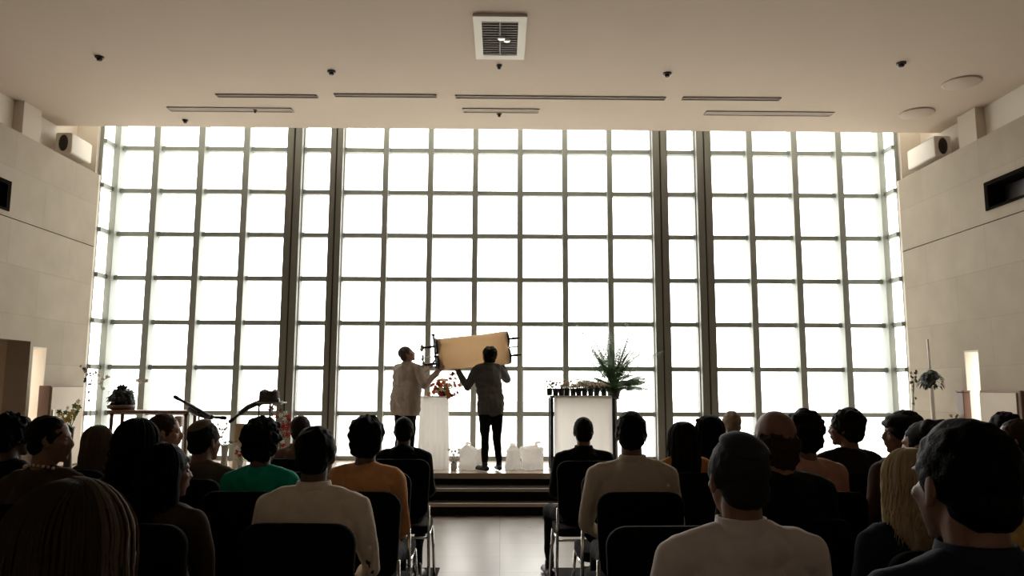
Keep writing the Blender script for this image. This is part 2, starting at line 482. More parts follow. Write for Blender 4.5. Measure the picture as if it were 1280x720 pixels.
# ------------------------------------------------------------------ ceiling fittings
def quad_on_ceiling(px0, px1, y0, y1):
    a = atZ(px0, y0, ZC); b = atZ(px1, y0, ZC); c = atZ((px0 + px1) / 2, y1, ZC)
    return a.x, b.x, min(a.y, c.y), max(a.y, c.y)
a = atZ(591, 17, ZC); b = atZ(659, 17, ZC); c = atZ(594, 71, ZC)
vx0, vx1, vy0, vy1 = a.x, b.x, a.y, c.y
v = tag(empty('ceiling_vent', ((vx0 + vx1) / 2, (vy0 + vy1) / 2, ZC)), 'square white framed vent with dark grille in the ceiling centre', 'vent')
hx, hy = (vx1 - vx0) / 2, (vy1 - vy0) / 2; bw = .085
m = MB()
for q in (((-hx, -hy), (hx, -hy + bw * 1.3)), ((-hx, hy - bw * 1.3), (hx, hy)), ((-hx, -hy + bw * 1.3), (-hx + bw, hy - bw * 1.3)), ((hx - bw, -hy + bw * 1.3), (hx, hy - bw * 1.3))):
    m.box((*q[0], -.03), (*q[1], 0))
m.build('frame', mat('vent_white', (.85, .80, .72), .6, .02, 6), v)
m = MB().box((-hx + bw, -hy + bw * 1.3, -.012), (hx - bw, hy - bw * 1.3, -.002))
m.build('backing', mat('vent_backing', (.06, .05, .043), .7, .1, 8), v)
m = MB(); k = 14
for i in range(k):
    y = -hy + bw * 1.3 + (i + .5) * (2 * hy - 2.6 * bw) / k; m.box((-hx + bw, y - .006, -.026), (hx - bw, y + .006, -.012))
m.box((-.006, -hy + bw * 1.3, -.026), (.006, hy - bw * 1.3, -.02))
m.build('grille', mat('vent_grille', (.17, .145, .125), .5, .1, 8), v)
m = MB(); m.add(lathe([(.001, -.04), (.035, -.038), (.045, -.028), (.03, -.02)], (.015, -.02, 0))); m.add(lathe([(.001, -.04), (.03, -.038), (.04, -.028), (.03, -.02)], (.075, .03, 0)))
m.build('vent_glint', mat('glint_metal', (.85, .82, .78), .3, .02, 8, metal=.6), v, True)  # bright bits added in place of the glint at the vent centre

# sprinklers / small ceiling spots
sp0 = None
def sprinkler(px, py, r, label):
    p = atZ(px, py, ZC)
    o = tag(empty('ceiling_spotlight', p), label, 'ceiling light', 'small dark spots in the ceiling')
    MB().add(lathe([(r, 0), (r, -.015), (r * .8, -.02), (r * .75, -.02)])).build('trim_ring', mat('spot_ring', (.05, .035, .025), .5), o, True)
    MB().add(lathe([(r * .55, -.02), (r * .6, -.035), (r * .55, -.045), (r * .3, -.048), (.001, -.048)])).build('lamp', mat('spot_dark', (.02, .014, .01), .5), o, True)
sprinkler(124.5, 71, .05, 'small dark ceiling spot at the far left, above the left stone wall')
sprinkler(414.5, 89, .05, 'small dark ceiling spot left of the square vent')
sprinkler(624, 81.5, .032, 'tiny dark ceiling spot just behind the square vent')
sprinkler(834, 91.5, .05, 'small dark ceiling spot right of the square vent')
sprinkler(1126.5, 78.5, .055, 'small dark ceiling spot at the far right, before the right wall')
sprinkler(624, 142, .034, 'tiny dark ceiling spot beside the short pale central diffuser')
sprinkler(319, 137, .026, 'tiny ceiling spot on the left pale diffuser')
sprinkler(231.5, 150, .04, 'faint ceiling spot near the left end of the glazing head')

def diffuser(x0, x1, py, th, m1, label, k):
    a = atZ(x0, py - th / 2, ZC); b = atZ(x1, py - th / 2 , ZC); c = atZ(x0, py + th / 2, ZC)
    y0, y1 = min(a.y, c.y), max(a.y, c.y)
    o = tag(empty('slot_diffuser', ((a.x + b.x) / 2, (y0 + y1) / 2, ZC)), label, 'air diffuser', 'long narrow slots in the ceiling')
    hx = (b.x - a.x) / 2; hy = (y1 - y0) / 2
    m = MB().box((-hx, -hy, -.012), (hx, -hy + .012, 0)).box((-hx, hy - .012, -.012), (hx, hy, 0)).box((-hx, -hy, -.012), (-hx + .02, hy, 0)).box((hx - .02, -hy, -.012), (hx, hy, 0))
    m.build('frame', m1, o)
    MB().box((-hx + .02, -hy + .012, -.006), (hx - .02, hy - .012, 0)).build('slot', m1, o)
SD = mat('slot_dark', (.16, .12, .09), .7, .05, 8); SL = mat('slot_pale', (.34, .27, .215), .7, .05, 8)
diffuser(269, 395, 119, 3.6, SD, 'dark thin ceiling slot, leftmost of the row farther from the glass', 0)
diffuser(417, 545, 118.5, 3.6, SD, 'dark thin ceiling slot, second from left in its row', 0)
diffuser(569, 834, 120.5, 3.6, SD, 'longest dark thin ceiling slot, in the centre of its row', 0)
diffuser(854, 978, 122.5, 3.6, SD, 'dark thin ceiling slot, rightmost of the dark row', 0)
diffuser(208, 363, 136, 5, SL, 'wider pale ceiling slot at left, nearer to the glass', 1)
diffuser(578, 674, 137.5, 5, SL, 'short wider pale ceiling slot in the middle, nearer to the glass', 1)
diffuser(883, 1045, 141, 5, SL, 'wider pale ceiling slot at right, nearer to the glass', 1)
for px, py, lb in ((1202, 103, 'faint round ceiling speaker by the right wall, nearer to the camera'), (1146, 141, 'faint round ceiling speaker by the right wall, nearer to the glass')):
    o = tag(empty('ceiling_speaker', atZ(px, py, ZC)), lb, 'ceiling speaker', 'round ceiling speakers')
    MB().add(lathe([(.22, 0), (.22, -.012), (.2, -.018)], n=32)).build('rim', mat('speaker_rim', (.56, .47, .39), .85, .03, 8), o, True)
    MB().add(lathe([(.2, -.006), (.2, -.014), (.001, -.016)], n=32)).build('grille', mat('speaker_mesh', (.54, .45, .375), .8, .05, 90, .2), o, True)

# ------------------------------------------------------------------ upper ledge: piers and loudspeakers
def pier(x, pfar, pnear, py, label, m, zt):
    s = 1 if x > 0 else -1
    y1 = atX(pfar, py, x).y; y0 = atX(pnear, py, x).y
    mb = MB().box((x, min(y0, y1), ZL), (s * WU, max(y0, y1), ZC))
    o = mb.build('pillar', m); o['kind'] = 'structure'
pier(-W - .24, 50, 27, 170, '', mat('pier_plaster', (.60, .53, .45), .9, .03, 3), ZC)
pier(W + .24, 1198, 1221, 170, '', mat('pier_plaster', (.60, .53, .45), .9, .03, 3), ZC)

def wall_speaker(x, yn, yf, z0, z1, label, depth):
    s = 1 if x > 0 else -1
    o = tag(empty('wall_loudspeaker', (x + s * depth / 2, (yn + yf) / 2, z0)), label, 'loudspeaker')
    L = (yf - yn) / 2; h = z1 - z0
    MB().add(rbox((-depth / 2, -L, 0), (depth / 2, L, h), .03, axis=1)).build('cabinet', mat('cabinet_white', (.72, .66, .58), .6, .03, 5), o, True)
    vs, fs = ellipsoid((0, -L - .002, h / 2), (depth * .27, .03, h * .40), n=20, m=12)
    MB().add((vs, fs)).build('driver_grille', mat('driver_dark', (.03, .02, .015), .6, .1, 40, .1), o, True)
    MB().box((s * (depth / 2), -.05, h * .3), (s * (WU - abs(x) - depth / 2 + .0), .05, h * .7)).build('bracket', BLACKM, o)
pa = atX(87, 183, -W - .08)
pb = atX(113, 183, -W - .08)
wall_speaker(-W - .05, pa.y, pb.y, ZL + .12, ZL + .42, 'white box loudspeaker with dark oval front on left ledge', .24)
pa = atX(1171, 187, W + .08); pb = atX(1136, 187, W + .08)
wall_speaker(W + .05, pa.y, pb.y, ZL + .10, ZL + .40, 'white box loudspeaker with dark oval front on right ledge', .24)

# ------------------------------------------------------------------ boxes along the side walls on stage
y0 = atX(62, 500, -W + .16).y; y1 = atX(103, 500, -W + .16).y; zt = atX(70, 482, -W + .16).z
o = tag(empty('wall_cabinet', (-W + .08, (y0 + y1) / 2, 0)), 'pale low cabinet with brown side against left wall beside slit window', 'cabinet')
h = (y1 - y0) / 2
MB().add(rbox((-.075, -h, ZS if y0 > ysf else 0), (.08, h, zt), .01, axis=1)).build('body', mat('cabinet_side', (.17, .09, .055), .6, .1, 8, .05), o)
MB().box((.08, -h + .02, ZS + .03), (.095, h - .02, zt - .02)).build('door', mat('cabinet_door', (.50, .42, .33), .6, .05, 8, .05), o)
MB().box((.095, -h + .05, 1.05), (.115, -h + .06, 1.2)).build('handle', CHROME, o)
y0 = atX(1275, 500, W - .06).y; y1 = atX(1224, 500, W - .06).y; zt = atX(1250, 488, W - .06).z
o = tag(empty('wall_cabinet', (W - .08, (y0 + y1) / 2, 0)), 'pale low cabinet with brown edges against right wall under slit window', 'cabinet')
h = (y1 - y0) / 2
MB().add(rbox((.03, -h, 0), (.078, h, zt), .005, axis=1)).build('body', MATS['cabinet_side'], o)
MB().box((.015, -h + .06, .05), (.03, h - .02, zt - .03)).build('door', MATS['cabinet_door'], o)
MB().box((-.005, -h + .1, .95), (.015, -h + .11, 1.1)).build('handle', CHROME, o)
ya = atX(1207, 500, W - .1).y; yb = atX(1198.5, 500, W - .1).y
ob = tag(empty('wood_post', (W - .05, (ya + yb) / 2 + .05, 0)), 'short dark brown post against right wall left of slit window', 'post')
zt = atX(1203, 488, W - .1).z
MB().add(rbox((-.05, -(yb - ya) / 2, 0), (.048, (yb - ya) / 2, zt - .02), .008)).build('shaft', WOODM, ob)
MB().add(rbox((-.058, -(yb - ya) / 2 - .01, zt - .02), (.048, (yb - ya) / 2 + .01, zt), .008)).build('cap', WOODM, ob)

SKY, EXPO = 7.6, 0.0
# ------------------------------------------------------------------ people
def mirror(v, s): return V((v[0] * s, v[1], v[2]))

def hand_vf(curl=.5, voxel=.0045):
    """right hand, wrist at origin, fingers along +X, palm facing -Z, thumb on +Y"""
    P = [capsule((-.035, 0, 0), (.02, 0, 0), .026, .028, flat=.72, side=(0, 1, 0)),
         capsule((.02, .012, 0), (.085, .024, 0), .024, .018, flat=.6, side=(0, 1, 0)),
         capsule((.02, -.008, 0), (.08, -.024, -.002), .024, .016, flat=.6, side=(0, 1, 0)),
         capsule((.02, 0, -.002), (.085, 0, 0), .026, .02, flat=.6, side=(0, 1, 0))]
    for y, L, r, k in ((.031, .070, .0088, .9), (.0105, .080, .0092, 1.), (-.0105, .074, .0088, 1.05), (-.031, .058, .0078, 1.1)):
        p = V((.088 - abs(y) * .15, y, 0)); a = curl * .35 * k; yaw = y * 3.0
        for seg, (fr, rr) in enumerate(((.45, 1.), (.31, .92), (.24, .82))):
            d = V((math.cos(a) * math.cos(yaw), math.sin(yaw), -math.sin(a)))
            q = p + d * L * fr
            P.append(capsule(p, q, r * rr, r * rr * .92, n=10)); p = q; a += curl * (1.0 if seg == 0 else .8)
    p = V((.022, .03, -.006)); d = V((.62, .66, -.25 - .3 * curl)).normalized()
    q = p + d * .038; P.append(capsule(p, q, .0125, .0105, n=10))
    d2 = V((.86, .25 - .3 * curl, -.3 - .5 * curl)).normalized(); q2 = q + d2 * .03; P.append(capsule(q, q2, .0103, .0092, n=10))
    d3 = V((.9, .0 - .3 * curl, -.35 - .5 * curl)).normalized(); P.append(capsule(q2, q2 + d3 * .022, .0092, .0078, n=10))
    return remesh(P, voxel, 1, .4)
HAND = {c: hand_vf(c) for c in (.45, 1.05)}

def place_hand(wrist, d, palm, side, curl=.45):
    """side +1 right hand, -1 left hand; d direction of the fingers; palm = direction the palm faces"""
    x = V(d).normalized(); z = -(V(palm) - x * x.dot(V(palm))).normalized(); y = z.cross(x)
    R = Matrix((x, y, z)).transposed()
    vs, fs = HAND[curl]
    out = [R @ V((p.x, p.y * side, p.z)) + V(wrist) for p in vs]
    if side < 0: fs = [tuple(reversed(f)) for f in fs]
    return out, fs

def head_prims():
    P = [ellipsoid((0, -.012, .03), (.0745, .096, .085)),
         ellipsoid((0, .028, -.03), (.060, .062, .078)),
         ellipsoid((0, .04, -.07), (.045, .045, .04)),
         ellipsoid((0, .066, -.098), (.024, .02, .018)),
         capsule((0, .086, .012), (0, .105, -.024), .007, .0105),
         ellipsoid((.012, .098, -.03), (.009, .011, .008)), ellipsoid((-.012, .098, -.03), (.009, .011, .008)),
         ellipsoid((0, .074, .022), (.052, .017, .011)),
         ellipsoid((.036, .062, -.022), (.022, .02, .018)), ellipsoid((-.036, .062, -.022), (.022, .02, .018)),
         ellipsoid((0, .088, -.054), (.023, .012, .0055)), ellipsoid((0, .086, -.066), (.02, .012, .0065)),
         capsule((0, -.02, -.06), (0, -.03, -.13), .055, .056)]
    for s in (-1, 1):
        P.append(ellipsoid((s * .0765, -.008, -.004), (.0085, .018, .030), Matrix.Rotation(s * .35, 3, 'Z')))
        P.append(ellipsoid((s * .0745, -.002, -.03), (.008, .011, .012)))
    return P
HEADP = head_prims()
EYES = [ellipsoid((s * .031, .071, .004), (.0105, .0105, .0105)) for s in (-1, 1)]

def hm(headc, yaw=0, pitch=0, tilt=0, sc=1.):
    return Matrix.Translation(V(headc)) @ Matrix.Rotation(yaw, 4, 'Z') @ Matrix.Rotation(pitch, 4, 'X') @ Matrix.Rotation(tilt, 4, 'Y') @ Matrix.Scale(sc, 4)

def seated(sw=1., knees=.12, feet=.40):
    J = dict(pelvis=(0, 0, .55), waist=(0, -.015, .72), chest=(0, -.01, .91), neck=(0, -.02, 1.08), headc=(0, .012, 1.222))
    for s in (-1, 1):
        J[s] = dict(sh=(s * .172 * sw, -.012, 1.005), el=(s * .222 * sw, .03, .745), wr=(s * .125, .27, .64), hip=(s * .09, .02, .55), kn=(s * knees, .40, .545), an=(s * knees, feet, .10), toe=(s * (knees + .02), feet + .13, .04))
    return J

def body_prims(J, k=.9, sw=1., armk=1.):
    P = [ellipsoid(J['pelvis'], (.165 * k, .125 * k, .12 * k)), ellipsoid(J['waist'], (.145 * k * sw, .11 * k, .13 * k)), ellipsoid(J['chest'], (.168 * k * sw, .122 * k, .16 * k))]
    a, b = V(J[-1]['sh']), V(J[1]['sh']); nk = V(J['neck'])
    P.append(capsule(a * .92 + nk * .08, b * .92 + nk * .08, .062 * k, .062 * k, n=14))
    for s in (-1, 1):
        sh = V(J[s]['sh']); P.append(capsule(sh * .8 + nk * .2 + V((0, 0, .01)), nk + V((0, 0, -.012)), .052 * k, .05 * k))
        P.append(capsule(sh, J[s]['el'], .06 * k, .043 * k * armk)); P.append(capsule(J[s]['el'], J[s]['wr'], .043 * k * armk, .028 * k * armk))
    return P
def leg_prims(J, k=.9):
    kp = min(k, .98); P = [ellipsoid(J['pelvis'], (.165 * kp, .12 * kp, .115 * kp))]
    for s in (-1, 1):
        P.append(capsule(J[s]['hip'], J[s]['kn'], .088 * k, .058 * k)); P.append(capsule(J[s]['kn'], J[s]['an'], .058 * k, .036 * k))
    return P
def neck_prims(J, H):
    return [capsule(V(J['neck']) - V((0, 0, .05)), H @ V((0, -.025, -.10)), .058, .054, n=14)]

def fabric(name, col, rough=.85): return mat(name, col, rough, .08, 25, .12, spec=.15)
_legcache = {}
def shoe_vf(J, s):
    an, toe = V(J[s]['an']), V(J[s]['toe']); d = (toe - an); d.z = 0; d.normalize()
    base = V((an.x, an.y, toe.z - .04))
    p = [capsule(base + V((0, 0, .038)) - d * .05, base + V((0, 0, .038)) + d * .16, .038, .036, flat=.9, side=V((-d.y, d.x, 0))), capsule(base + V((0, 0, .05)), an + V((0, 0, .02)), .042, .042),
         capsule(base + V((0, 0, .034)) + d * .05, base + V((0, 0, .03)) + d * .17, .045, .04, flat=.66, side=V((-d.y, d.x, 0)))]
    return remesh(p, .012, 3)

# ---- hair styles, in the frame of the head (origin at its centre, face towards +Y)
def hair_short(v=0, thick=1.):
    return [ellipsoid((0, -.022, .036), (.081 * thick, .099 * thick, .088 * thick), n=20, m=14), ellipsoid((0, -.052, -.025), (.070, .055, .058)), ellipsoid((.062, -.01, .02), (.02, .05, .045)), ellipsoid((-.062, -.01, .02), (.02, .05, .045))]
def hair_full(thick=1.12):
    return [ellipsoid((0, -.028, .035), (.088 * thick, .100 * thick, .092 * thick), n=20, m=14), ellipsoid((0, -.055, -.03), (.082 * thick, .066, .07))]
def hair_ring():
    return [ellipsoid((0, -.044, -.012), (.081, .071, .066)), ellipsoid((0, -.055, -.055), (.066, .05, .062)), ellipsoid((.064, -.012, .0), (.018, .045, .035)), ellipsoid((-.064, -.012, .0), (.018, .045, .035))]
def hair_bob():
    return hair_full(1.1) + [ellipsoid((0, -.045, -.07), (.098, .07, .075)), ellipsoid((.07, -.01, -.07), (.03, .05, .07)), ellipsoid((-.07, -.01, -.07), (.03, .05, .07))]
def hair_long(L=.32, wd=.1):
    P = hair_full(1.08)
    for t in (0, .33, .66, 1.): P.append(ellipsoid((0, -.055 - .045 * t, -.06 - (L - .1) * t), (wd * (1 + .1 * math.sin(t * 3)), .062 - .015 * t, .085)))
    for s in (-1, 1): P.append(capsule((s * .074, .0, 0), (s * .082, -.01, -.05 - L * .45), .03, .03))
    return P
def strands(n, L, rad=.0045, wave=.01, spread=1., seed=0, top=1.08, front=.35, arc=None):
    rnd = random.Random(seed); out = MB()
    for i in range(n):
        ph = -PI / 2 + (rnd.random() * 2 - 1) * (PI / 2 + front)      # azimuth around the back (-Y)
        if arc: ph = rnd.uniform(*arc)
        a, b, c = .090 * top, .104 * top, .096 * top
        cx = V((0, -.028, .035)); pts = []; k = 7
        pz = rnd.uniform(-.012, .012)
        for j in range(k):
            t = PI / 2 * (j + .3) / k
            pts.append(cx + V((a * math.sin(t) * math.cos(ph) + pz, b * math.sin(t) * math.sin(ph), c * math.cos(t))))
        e = pts[-1]; LL = L * rnd.uniform(.82, 1.06); ww = rnd.uniform(0, 6.28); fr = rnd.uniform(16, 24)
        for j in range(1, 11):
            u = j / 10
            pts.append(V((e.x * (1 + .10 * spread * math.sin(u * 2.4)) + wave * math.sin(fr * u * L * 3 + ww) * min(1, u * 2), e.y - .02 * u + wave * .6 * math.cos(fr * u * L * 3 + ww), e.z - LL * u)))
        m_ = len(pts); rs = [rad * (1 if q < m_ * .7 else 1 - .8 * (q - m_ * .7) / (m_ * .3)) for q in range(m_)]
        out.add(tube(pts, rs, 5))
    return out

def hair_mat(name, c, rough=.6):
    m = mat(name, c, rough, .25, 70, .35, spec=.15, bscale=160); nt = m.node_tree; b = nt.nodes['Principled BSDF']; o = nt.nodes['Material Output']
    t = nt.nodes.new('ShaderNodeBsdfTranslucent'); mx = nt.nodes.new('ShaderNodeMixShader'); mx.inputs[0].default_value = .4
    t.inputs[0].default_value = (*[min(1, x * (5 if 'ash' in name else 2.2)) for x in c], 1)
    nt.links.new(b.outputs[0], mx.inputs[1]); nt.links.new(t.outputs[0], mx.inputs[2]); nt.links.new(mx.outputs[0], o.inputs[0]); return m
HM = dict(black=hair_mat('hair_black', (.005, .004, .0035)), smoke=hair_mat('hair_smoke', (.035, .032, .032)), dark=hair_mat('hair_dark_brown', (.011, .007, .005)), brown=hair_mat('hair_brown', (.055, .028, .015)), ash=hair_mat('hair_ash', (.06, .038, .02)),
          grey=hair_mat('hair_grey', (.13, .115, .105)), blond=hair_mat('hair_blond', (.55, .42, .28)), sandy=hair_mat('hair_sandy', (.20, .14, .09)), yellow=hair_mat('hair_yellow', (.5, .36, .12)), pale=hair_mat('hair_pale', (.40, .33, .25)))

GROUPP = 'people seated in the rows'
def dress(root, J, H, sw, top, topc, hair, hc, skin, longarm=True, legs='trousers_black', legc=(.0055, .005, .0055), legk=1.03, extra=(), eyes=False, vox=.011, curl=.45, hands=None, loose=1., seed=1, hem=None, armk=1.):
    """clothes, hair and small things of a person, as children of the body mesh"""
    P = body_prims(J, 1.02 * loose, sw, armk) + [ellipsoid(V(J['neck']) + V((0, -.022, -.058)), (.115 * sw, .085, .075)), ellipsoid(V(J['neck']) + V((0, -.004, -.03)), (.080, .074, .05))]
    if hem: P += hem
    if not longarm:
        P = body_prims(J, 1.02 * loose, sw)[:6]
        for s in (-1, 1):
            sh, el = V(J[s]['sh']), V(J[s]['el']); P.append(capsule(sh, sh.lerp(el, .62), .064, .055)); P.append(capsule(sh * .8 + V(J['neck']) * .2 + V((0, 0, .01)), V(J['neck']) + V((0, 0, -.012)), .055, .052))
        if hem: P += hem
    vf = remesh(P, vox, 4)
    vf = displace(vf, .010, 7, seed, (1, 1, .7)); vf = displace(vf, .008, 15, seed + 3, (1.5, 1, .6))
    nm, garment = top
    link(garment, vf[0], vf[1], fabric(nm, topc), root, True)
    if 'collar' in extra:
        c = V(J['neck']); link('collar', *displace(lathe([(.086, -.055), (.086, -.022), (.079, .016), (.071, .044), (.066, .046), (.067, .018), (.070, -.055)], c + V((0, .006, -.008)), 28), .003, 20, seed), fabric(nm, topc), root, True)
    else:
        c = V(J['neck']); link('neckline', *displace(lathe([(.080, -.055), (.080, -.028), (.075, -.004), (.070, .002), (.066, -.004), (.066, -.055)], c + V((0, .004, -.006)), 28), .003, 20, seed), fabric(nm, topc), root, True)
    if 'hood' in extra:
        link('hood', *displace(remesh([ellipsoid(V(J['neck']) + V((0, -.04, -.01)), (.105, .065, .055)), ellipsoid(V(J['neck']) + V((0, -.06, -.06)), (.085, .05, .06))], .012, 4), .01, 14, seed), fabric(nm, topc), root, True)
    if 'shawl' in extra:
        link('shawl', *displace(remesh([capsule(V(J[-1]['sh']) + V((-.01, 0, -.02)), V(J['neck']) + V((-.03, 0, .0)), .085, .075), capsule(V(J[1]['sh']) + V((.01, 0, -.02)), V(J['neck']) + V((.03, 0, .0)), .085, .075), ellipsoid(V(J['chest']) + V((0, -.03, .04)), (.18 * sw, .12, .1))], .012, 3), .025, 13, seed), fabric('shawl_orange', (.46, .20, .05)), root, True)
    key = (legs, legk, tuple(round(q, 4) for q in (*J[1]['kn'], *J[1]['an'], *J[1]['hip'])))
    lv = _legcache.get(key)
    if lv is None:
        lf = displace(remesh(leg_prims(J, legk), .014, 4), .012, 9, 5); o = link('trousers', lf[0], lf[1], fabric(legs, legc), root, True)
        sh = {}
        for s in (-1, 1):
            q = shoe_vf(J, s); sh[s] = link('shoe', q[0], q[1], mat('shoe_black', (.010, .009, .009), .35, .1, 20), root, True)
        _legcache[key] = (o.data, sh[-1].data, sh[1].data)
    else:
        for nme, me in zip(('trousers', 'shoe', 'shoe'), lv):
            o = bpy.data.objects.new(nme, me); COL.objects.link(o); o.parent = root
    # hair
    hv = None
    if hair == 'short': hv = displace(remesh([xf(p, H) for p in hair_short()], .007, 2), .006, 45, seed)
    elif hair == 'crop': hv = displace(remesh([xf(p, H) for p in hair_short(thick=.985)], .007, 2), .003, 60, seed)
    elif hair == 'full': hv = displace(remesh([xf(p, H) for p in hair_full()], .008, 2), .014, 32, seed)
    elif hair == 'curly': hv = displace(displace(remesh([xf(p, H) for p in hair_full(1.2)], .007, 1), .02, 30, seed), .008, 80, seed)
    elif hair == 'ring': hv = displace(displace(remesh([xf(p, H) for p in hair_ring()], .006, 1), .012, 40, seed), .005, 110, seed)
    elif hair == 'bob': hv = displace(remesh([xf(p, H) for p in hair_bob()], .008, 2), .012, 25, seed, (1.5, 1.5, .5))
    elif hair and hair[0] == 'long':
        _, L, n, wave, rad = hair
        b = displace(remesh([xf(p, H) for p in hair_long(L)], .010, 2), .008, 25, seed, (1.6, 1.6, .35))
        mb = MB(); mb.add(b)
        st = strands(n, L + .03, rad, wave, 1., seed); mb.add(xf((st.v, st.f), H)); hv = (mb.v, mb.f)
    if hv: link('hair', hv[0], hv[1], HM[hc], root, True)
    if 'rimlight' in extra:
        st = strands(60, hair[1] + .03, .0022, .004, 1., seed + 5, 1.12, arc=(-.38, .2))  # lighter strands put the rim light of the right edge into colour
        tag(link('hair_rimlight', *xf((st.v, st.f), H), HM['sandy'], root, True), 'outer strands of hair coloured lighter as rim light')
    if 'bun' in extra: link('hair_bun', *displace(remesh([xf(ellipsoid((0, -.105, .085), (.045, .04, .042)), H)], .006, 1), .008, 50, seed), HM[hc], root, True)
    if 'bow' in extra:
        link('hair_bow', *displace(remesh([xf(ellipsoid((-.085, -.07, .095), (.05, .02, .022), Matrix.Rotation(.3, 3, 'Y')), H), xf(ellipsoid((-.04, -.08, .10), (.02, .02, .016)), H)], .006, 1), .004, 50, seed), mat('bow_black', (.012, .01, .01), .7), root, True)
    for cap, cc in (('cap_black', (.012, .010, .013)), ('cap_navy', (.02, .016, .022)), ('cap_tan', (.16, .10, .065))):
        if cap in extra:
            R0 = Matrix.Rotation(.45, 4, 'X') if 'capback' not in extra else Matrix.Rotation(-1.0, 4, 'X')
            pr = []
            for i in range(8):
                t = .98 * i / 7; pr.append((.104 * math.sin(t * .82) if i else .001, .104 * math.cos(t * .82)))
            pr += [(.100 * math.sin(.8), .100 * math.cos(.8) - .001)] + [(.099 * math.sin(.8 * i / 7) if i else .001, .099 * math.cos(.8 * i / 7)) for i in range(6, -1, -1)]
            vf = lathe(pr, (0, 0, 0), 28)
            vf = ([V((p[0] * .90, p[1] * 1.03, p[2] * .965)) for p in vf[0]], vf[1])
            link('skullcap', *xf(vf, H @ Matrix.Translation((0, -.02, .032)) @ R0), mat(cap, cc, .8, .1, 40, .15), root, True)
    if 'flatcap' in extra:
        vf = displace(remesh([xf(ellipsoid((0, -.02, .085), (.092, .11, .04)), H), xf(capsule((-.05, .075, .06), (.05, .075, .06), .02, .02), H)], .007, 2), .004, 20, seed)
        link('cap', *vf, mat('wool_cap', (.018, .014, .013), .9, .1, 40, .2), root, True)
    if 'pointcap' in extra:
        vf = remesh([xf(ellipsoid((0, -.03, .06), (.088, .10, .06)), H), xf(capsule((-.04, -.05, .09), (.088, -.06, .125), .035, .008), H), xf(capsule((-.04, -.05, .1), (-.08, -.05, .09), .035, .02), H)], .007, 2)
        link('cap', *vf, mat('wool_cap', (.018, .014, .013), .9, .1, 40, .2), root, True)
    if 'glasses' in extra:
        mb = MB()
        for s in (-1, 1):
            c = V((s * .032, .098, .004)); mb.add(xf(tube([c + V((.024 * math.cos(t * PI / 6), 0, .018 * math.sin(t * PI / 6))) for t in range(13)], .002), H))
            mb.add(xf(tube([(s * .056, .096, .008), (s * .076, .06, .01), (s * .080, -.005, .008)], .002), H))
        mb.add(xf(tube([(-.009, .1, .008), (.009, .1, .008)], .002), H)); mb.build('glasses', BLACKM, root, True)
    if 'earring' in extra:
        for s in (-1, 1):
            mb = MB()
            for k_ in range(5): mb.add(xf(ellipsoid((s * .085, .0, -.045 - .011 * k_), (.0055, .0055, .0055), n=8, m=6), H))
            mb.build('earring', mat('pearl', (.6, .5, .36), .25, .05, 10), root, True)
    if 'beads' in extra:
        mb = MB(); c = V(J['neck']) + V((0, .01, -.01))
        for k_ in range(26): a_ = 2 * PI * k_ / 26; mb.add(ellipsoid(c + V((.088 * math.cos(a_), .085 * math.sin(a_), .012 - .028 * math.sin(a_))), (.0075, .0075, .0075), n=8, m=6))
        mb.build('necklace', mat('pearl', (.6, .5, .36), .25, .05, 10), root, True)
    if eyes:
        for e in EYES: link('eye', *xf(e, H), mat('eye_white', (.28, .25, .22), .2, .03, 5), root, True)

def body_mesh(J, H, sw, skin, hands, vox):
    P = [xf(p, H) for p in HEADP] + neck_prims(J, H) + body_prims(J, .80, sw) + leg_prims(J, .80)
    vf = remesh(P, vox, 2, .4)
    mb = MB(); mb.add(vf)
    for h in hands: mb.add(h)
    return mb

# reuse: bodies below the neck of seated people are the same apart from shoulder width; each is built once per person all the same
chair_list = []
def seat_person(px, py, Y, label, sw=1., yaw=0, pitch=0, tilt=0, hair='short', hc='dark', top=('cloth_black', 'jacket'), topc=(.005, .0048, .005), skin=1, turn=0, extra=(), eyes=False, vox=.0105, longarm=True, headsc=1., lean=0, chair=None, knees=.12, feet=.40, rel=0, capk=.011):
    capk = {'crop': .010, 'short': .013, 'full': .028, 'ring': .0, 'bob': .03, 'curly': .040}.get(hair, .034) + (.02 if 'flatcap' in extra else .03 if 'pointcap' in extra else 0)
    p = atY(px, py, Y); s = p.z / (1.335 + capk)
    J = seated(sw, knees, feet)
    if lean:
        for k in ('waist', 'chest', 'neck', 'headc'): c = V(J[k]); c.x += lean * (c.z - .5); J[k] = tuple(c)
        for q in (-1, 1): c = V(J[q]['sh']); c.x += lean * (c.z - .5); J[q]['sh'] = tuple(c)
    H = hm(J['headc'], math.radians(yaw), math.radians(pitch), math.radians(tilt), headsc)
    hands = []
    for q in (-1, 1):
        e, w_ = V(J[q]['el']), V(J[q]['wr']); hands.append(place_hand(w_ + (w_ - e).normalized() * .02, (-q * .25, 1, -.25), (0, -.2, -1), q, .45))
    mb = body_mesh(J, H, sw, skin, hands, vox)
    root = mb.build('person', SKIN[skin], None, True)
    tag(root, label, 'person', GROUPP)
    dress(root, J, H, sw, top, topc, hair, hc, skin, longarm, extra=extra, eyes=eyes, vox=min(.012, vox * 1.1), seed=int(px) % 97 + 1)
    root.scale = (s, s, s)
    off = Matrix.Rotation(math.radians(turn), 3, 'Z') @ V((J['headc'][0], 0, 0)) * s
    root.location = (p.x - off.x, Y, 0); root.rotation_euler = (0, 0, math.radians(turn))
    chair_list.append((p.x - off.x, Y, turn, chair))
    return root

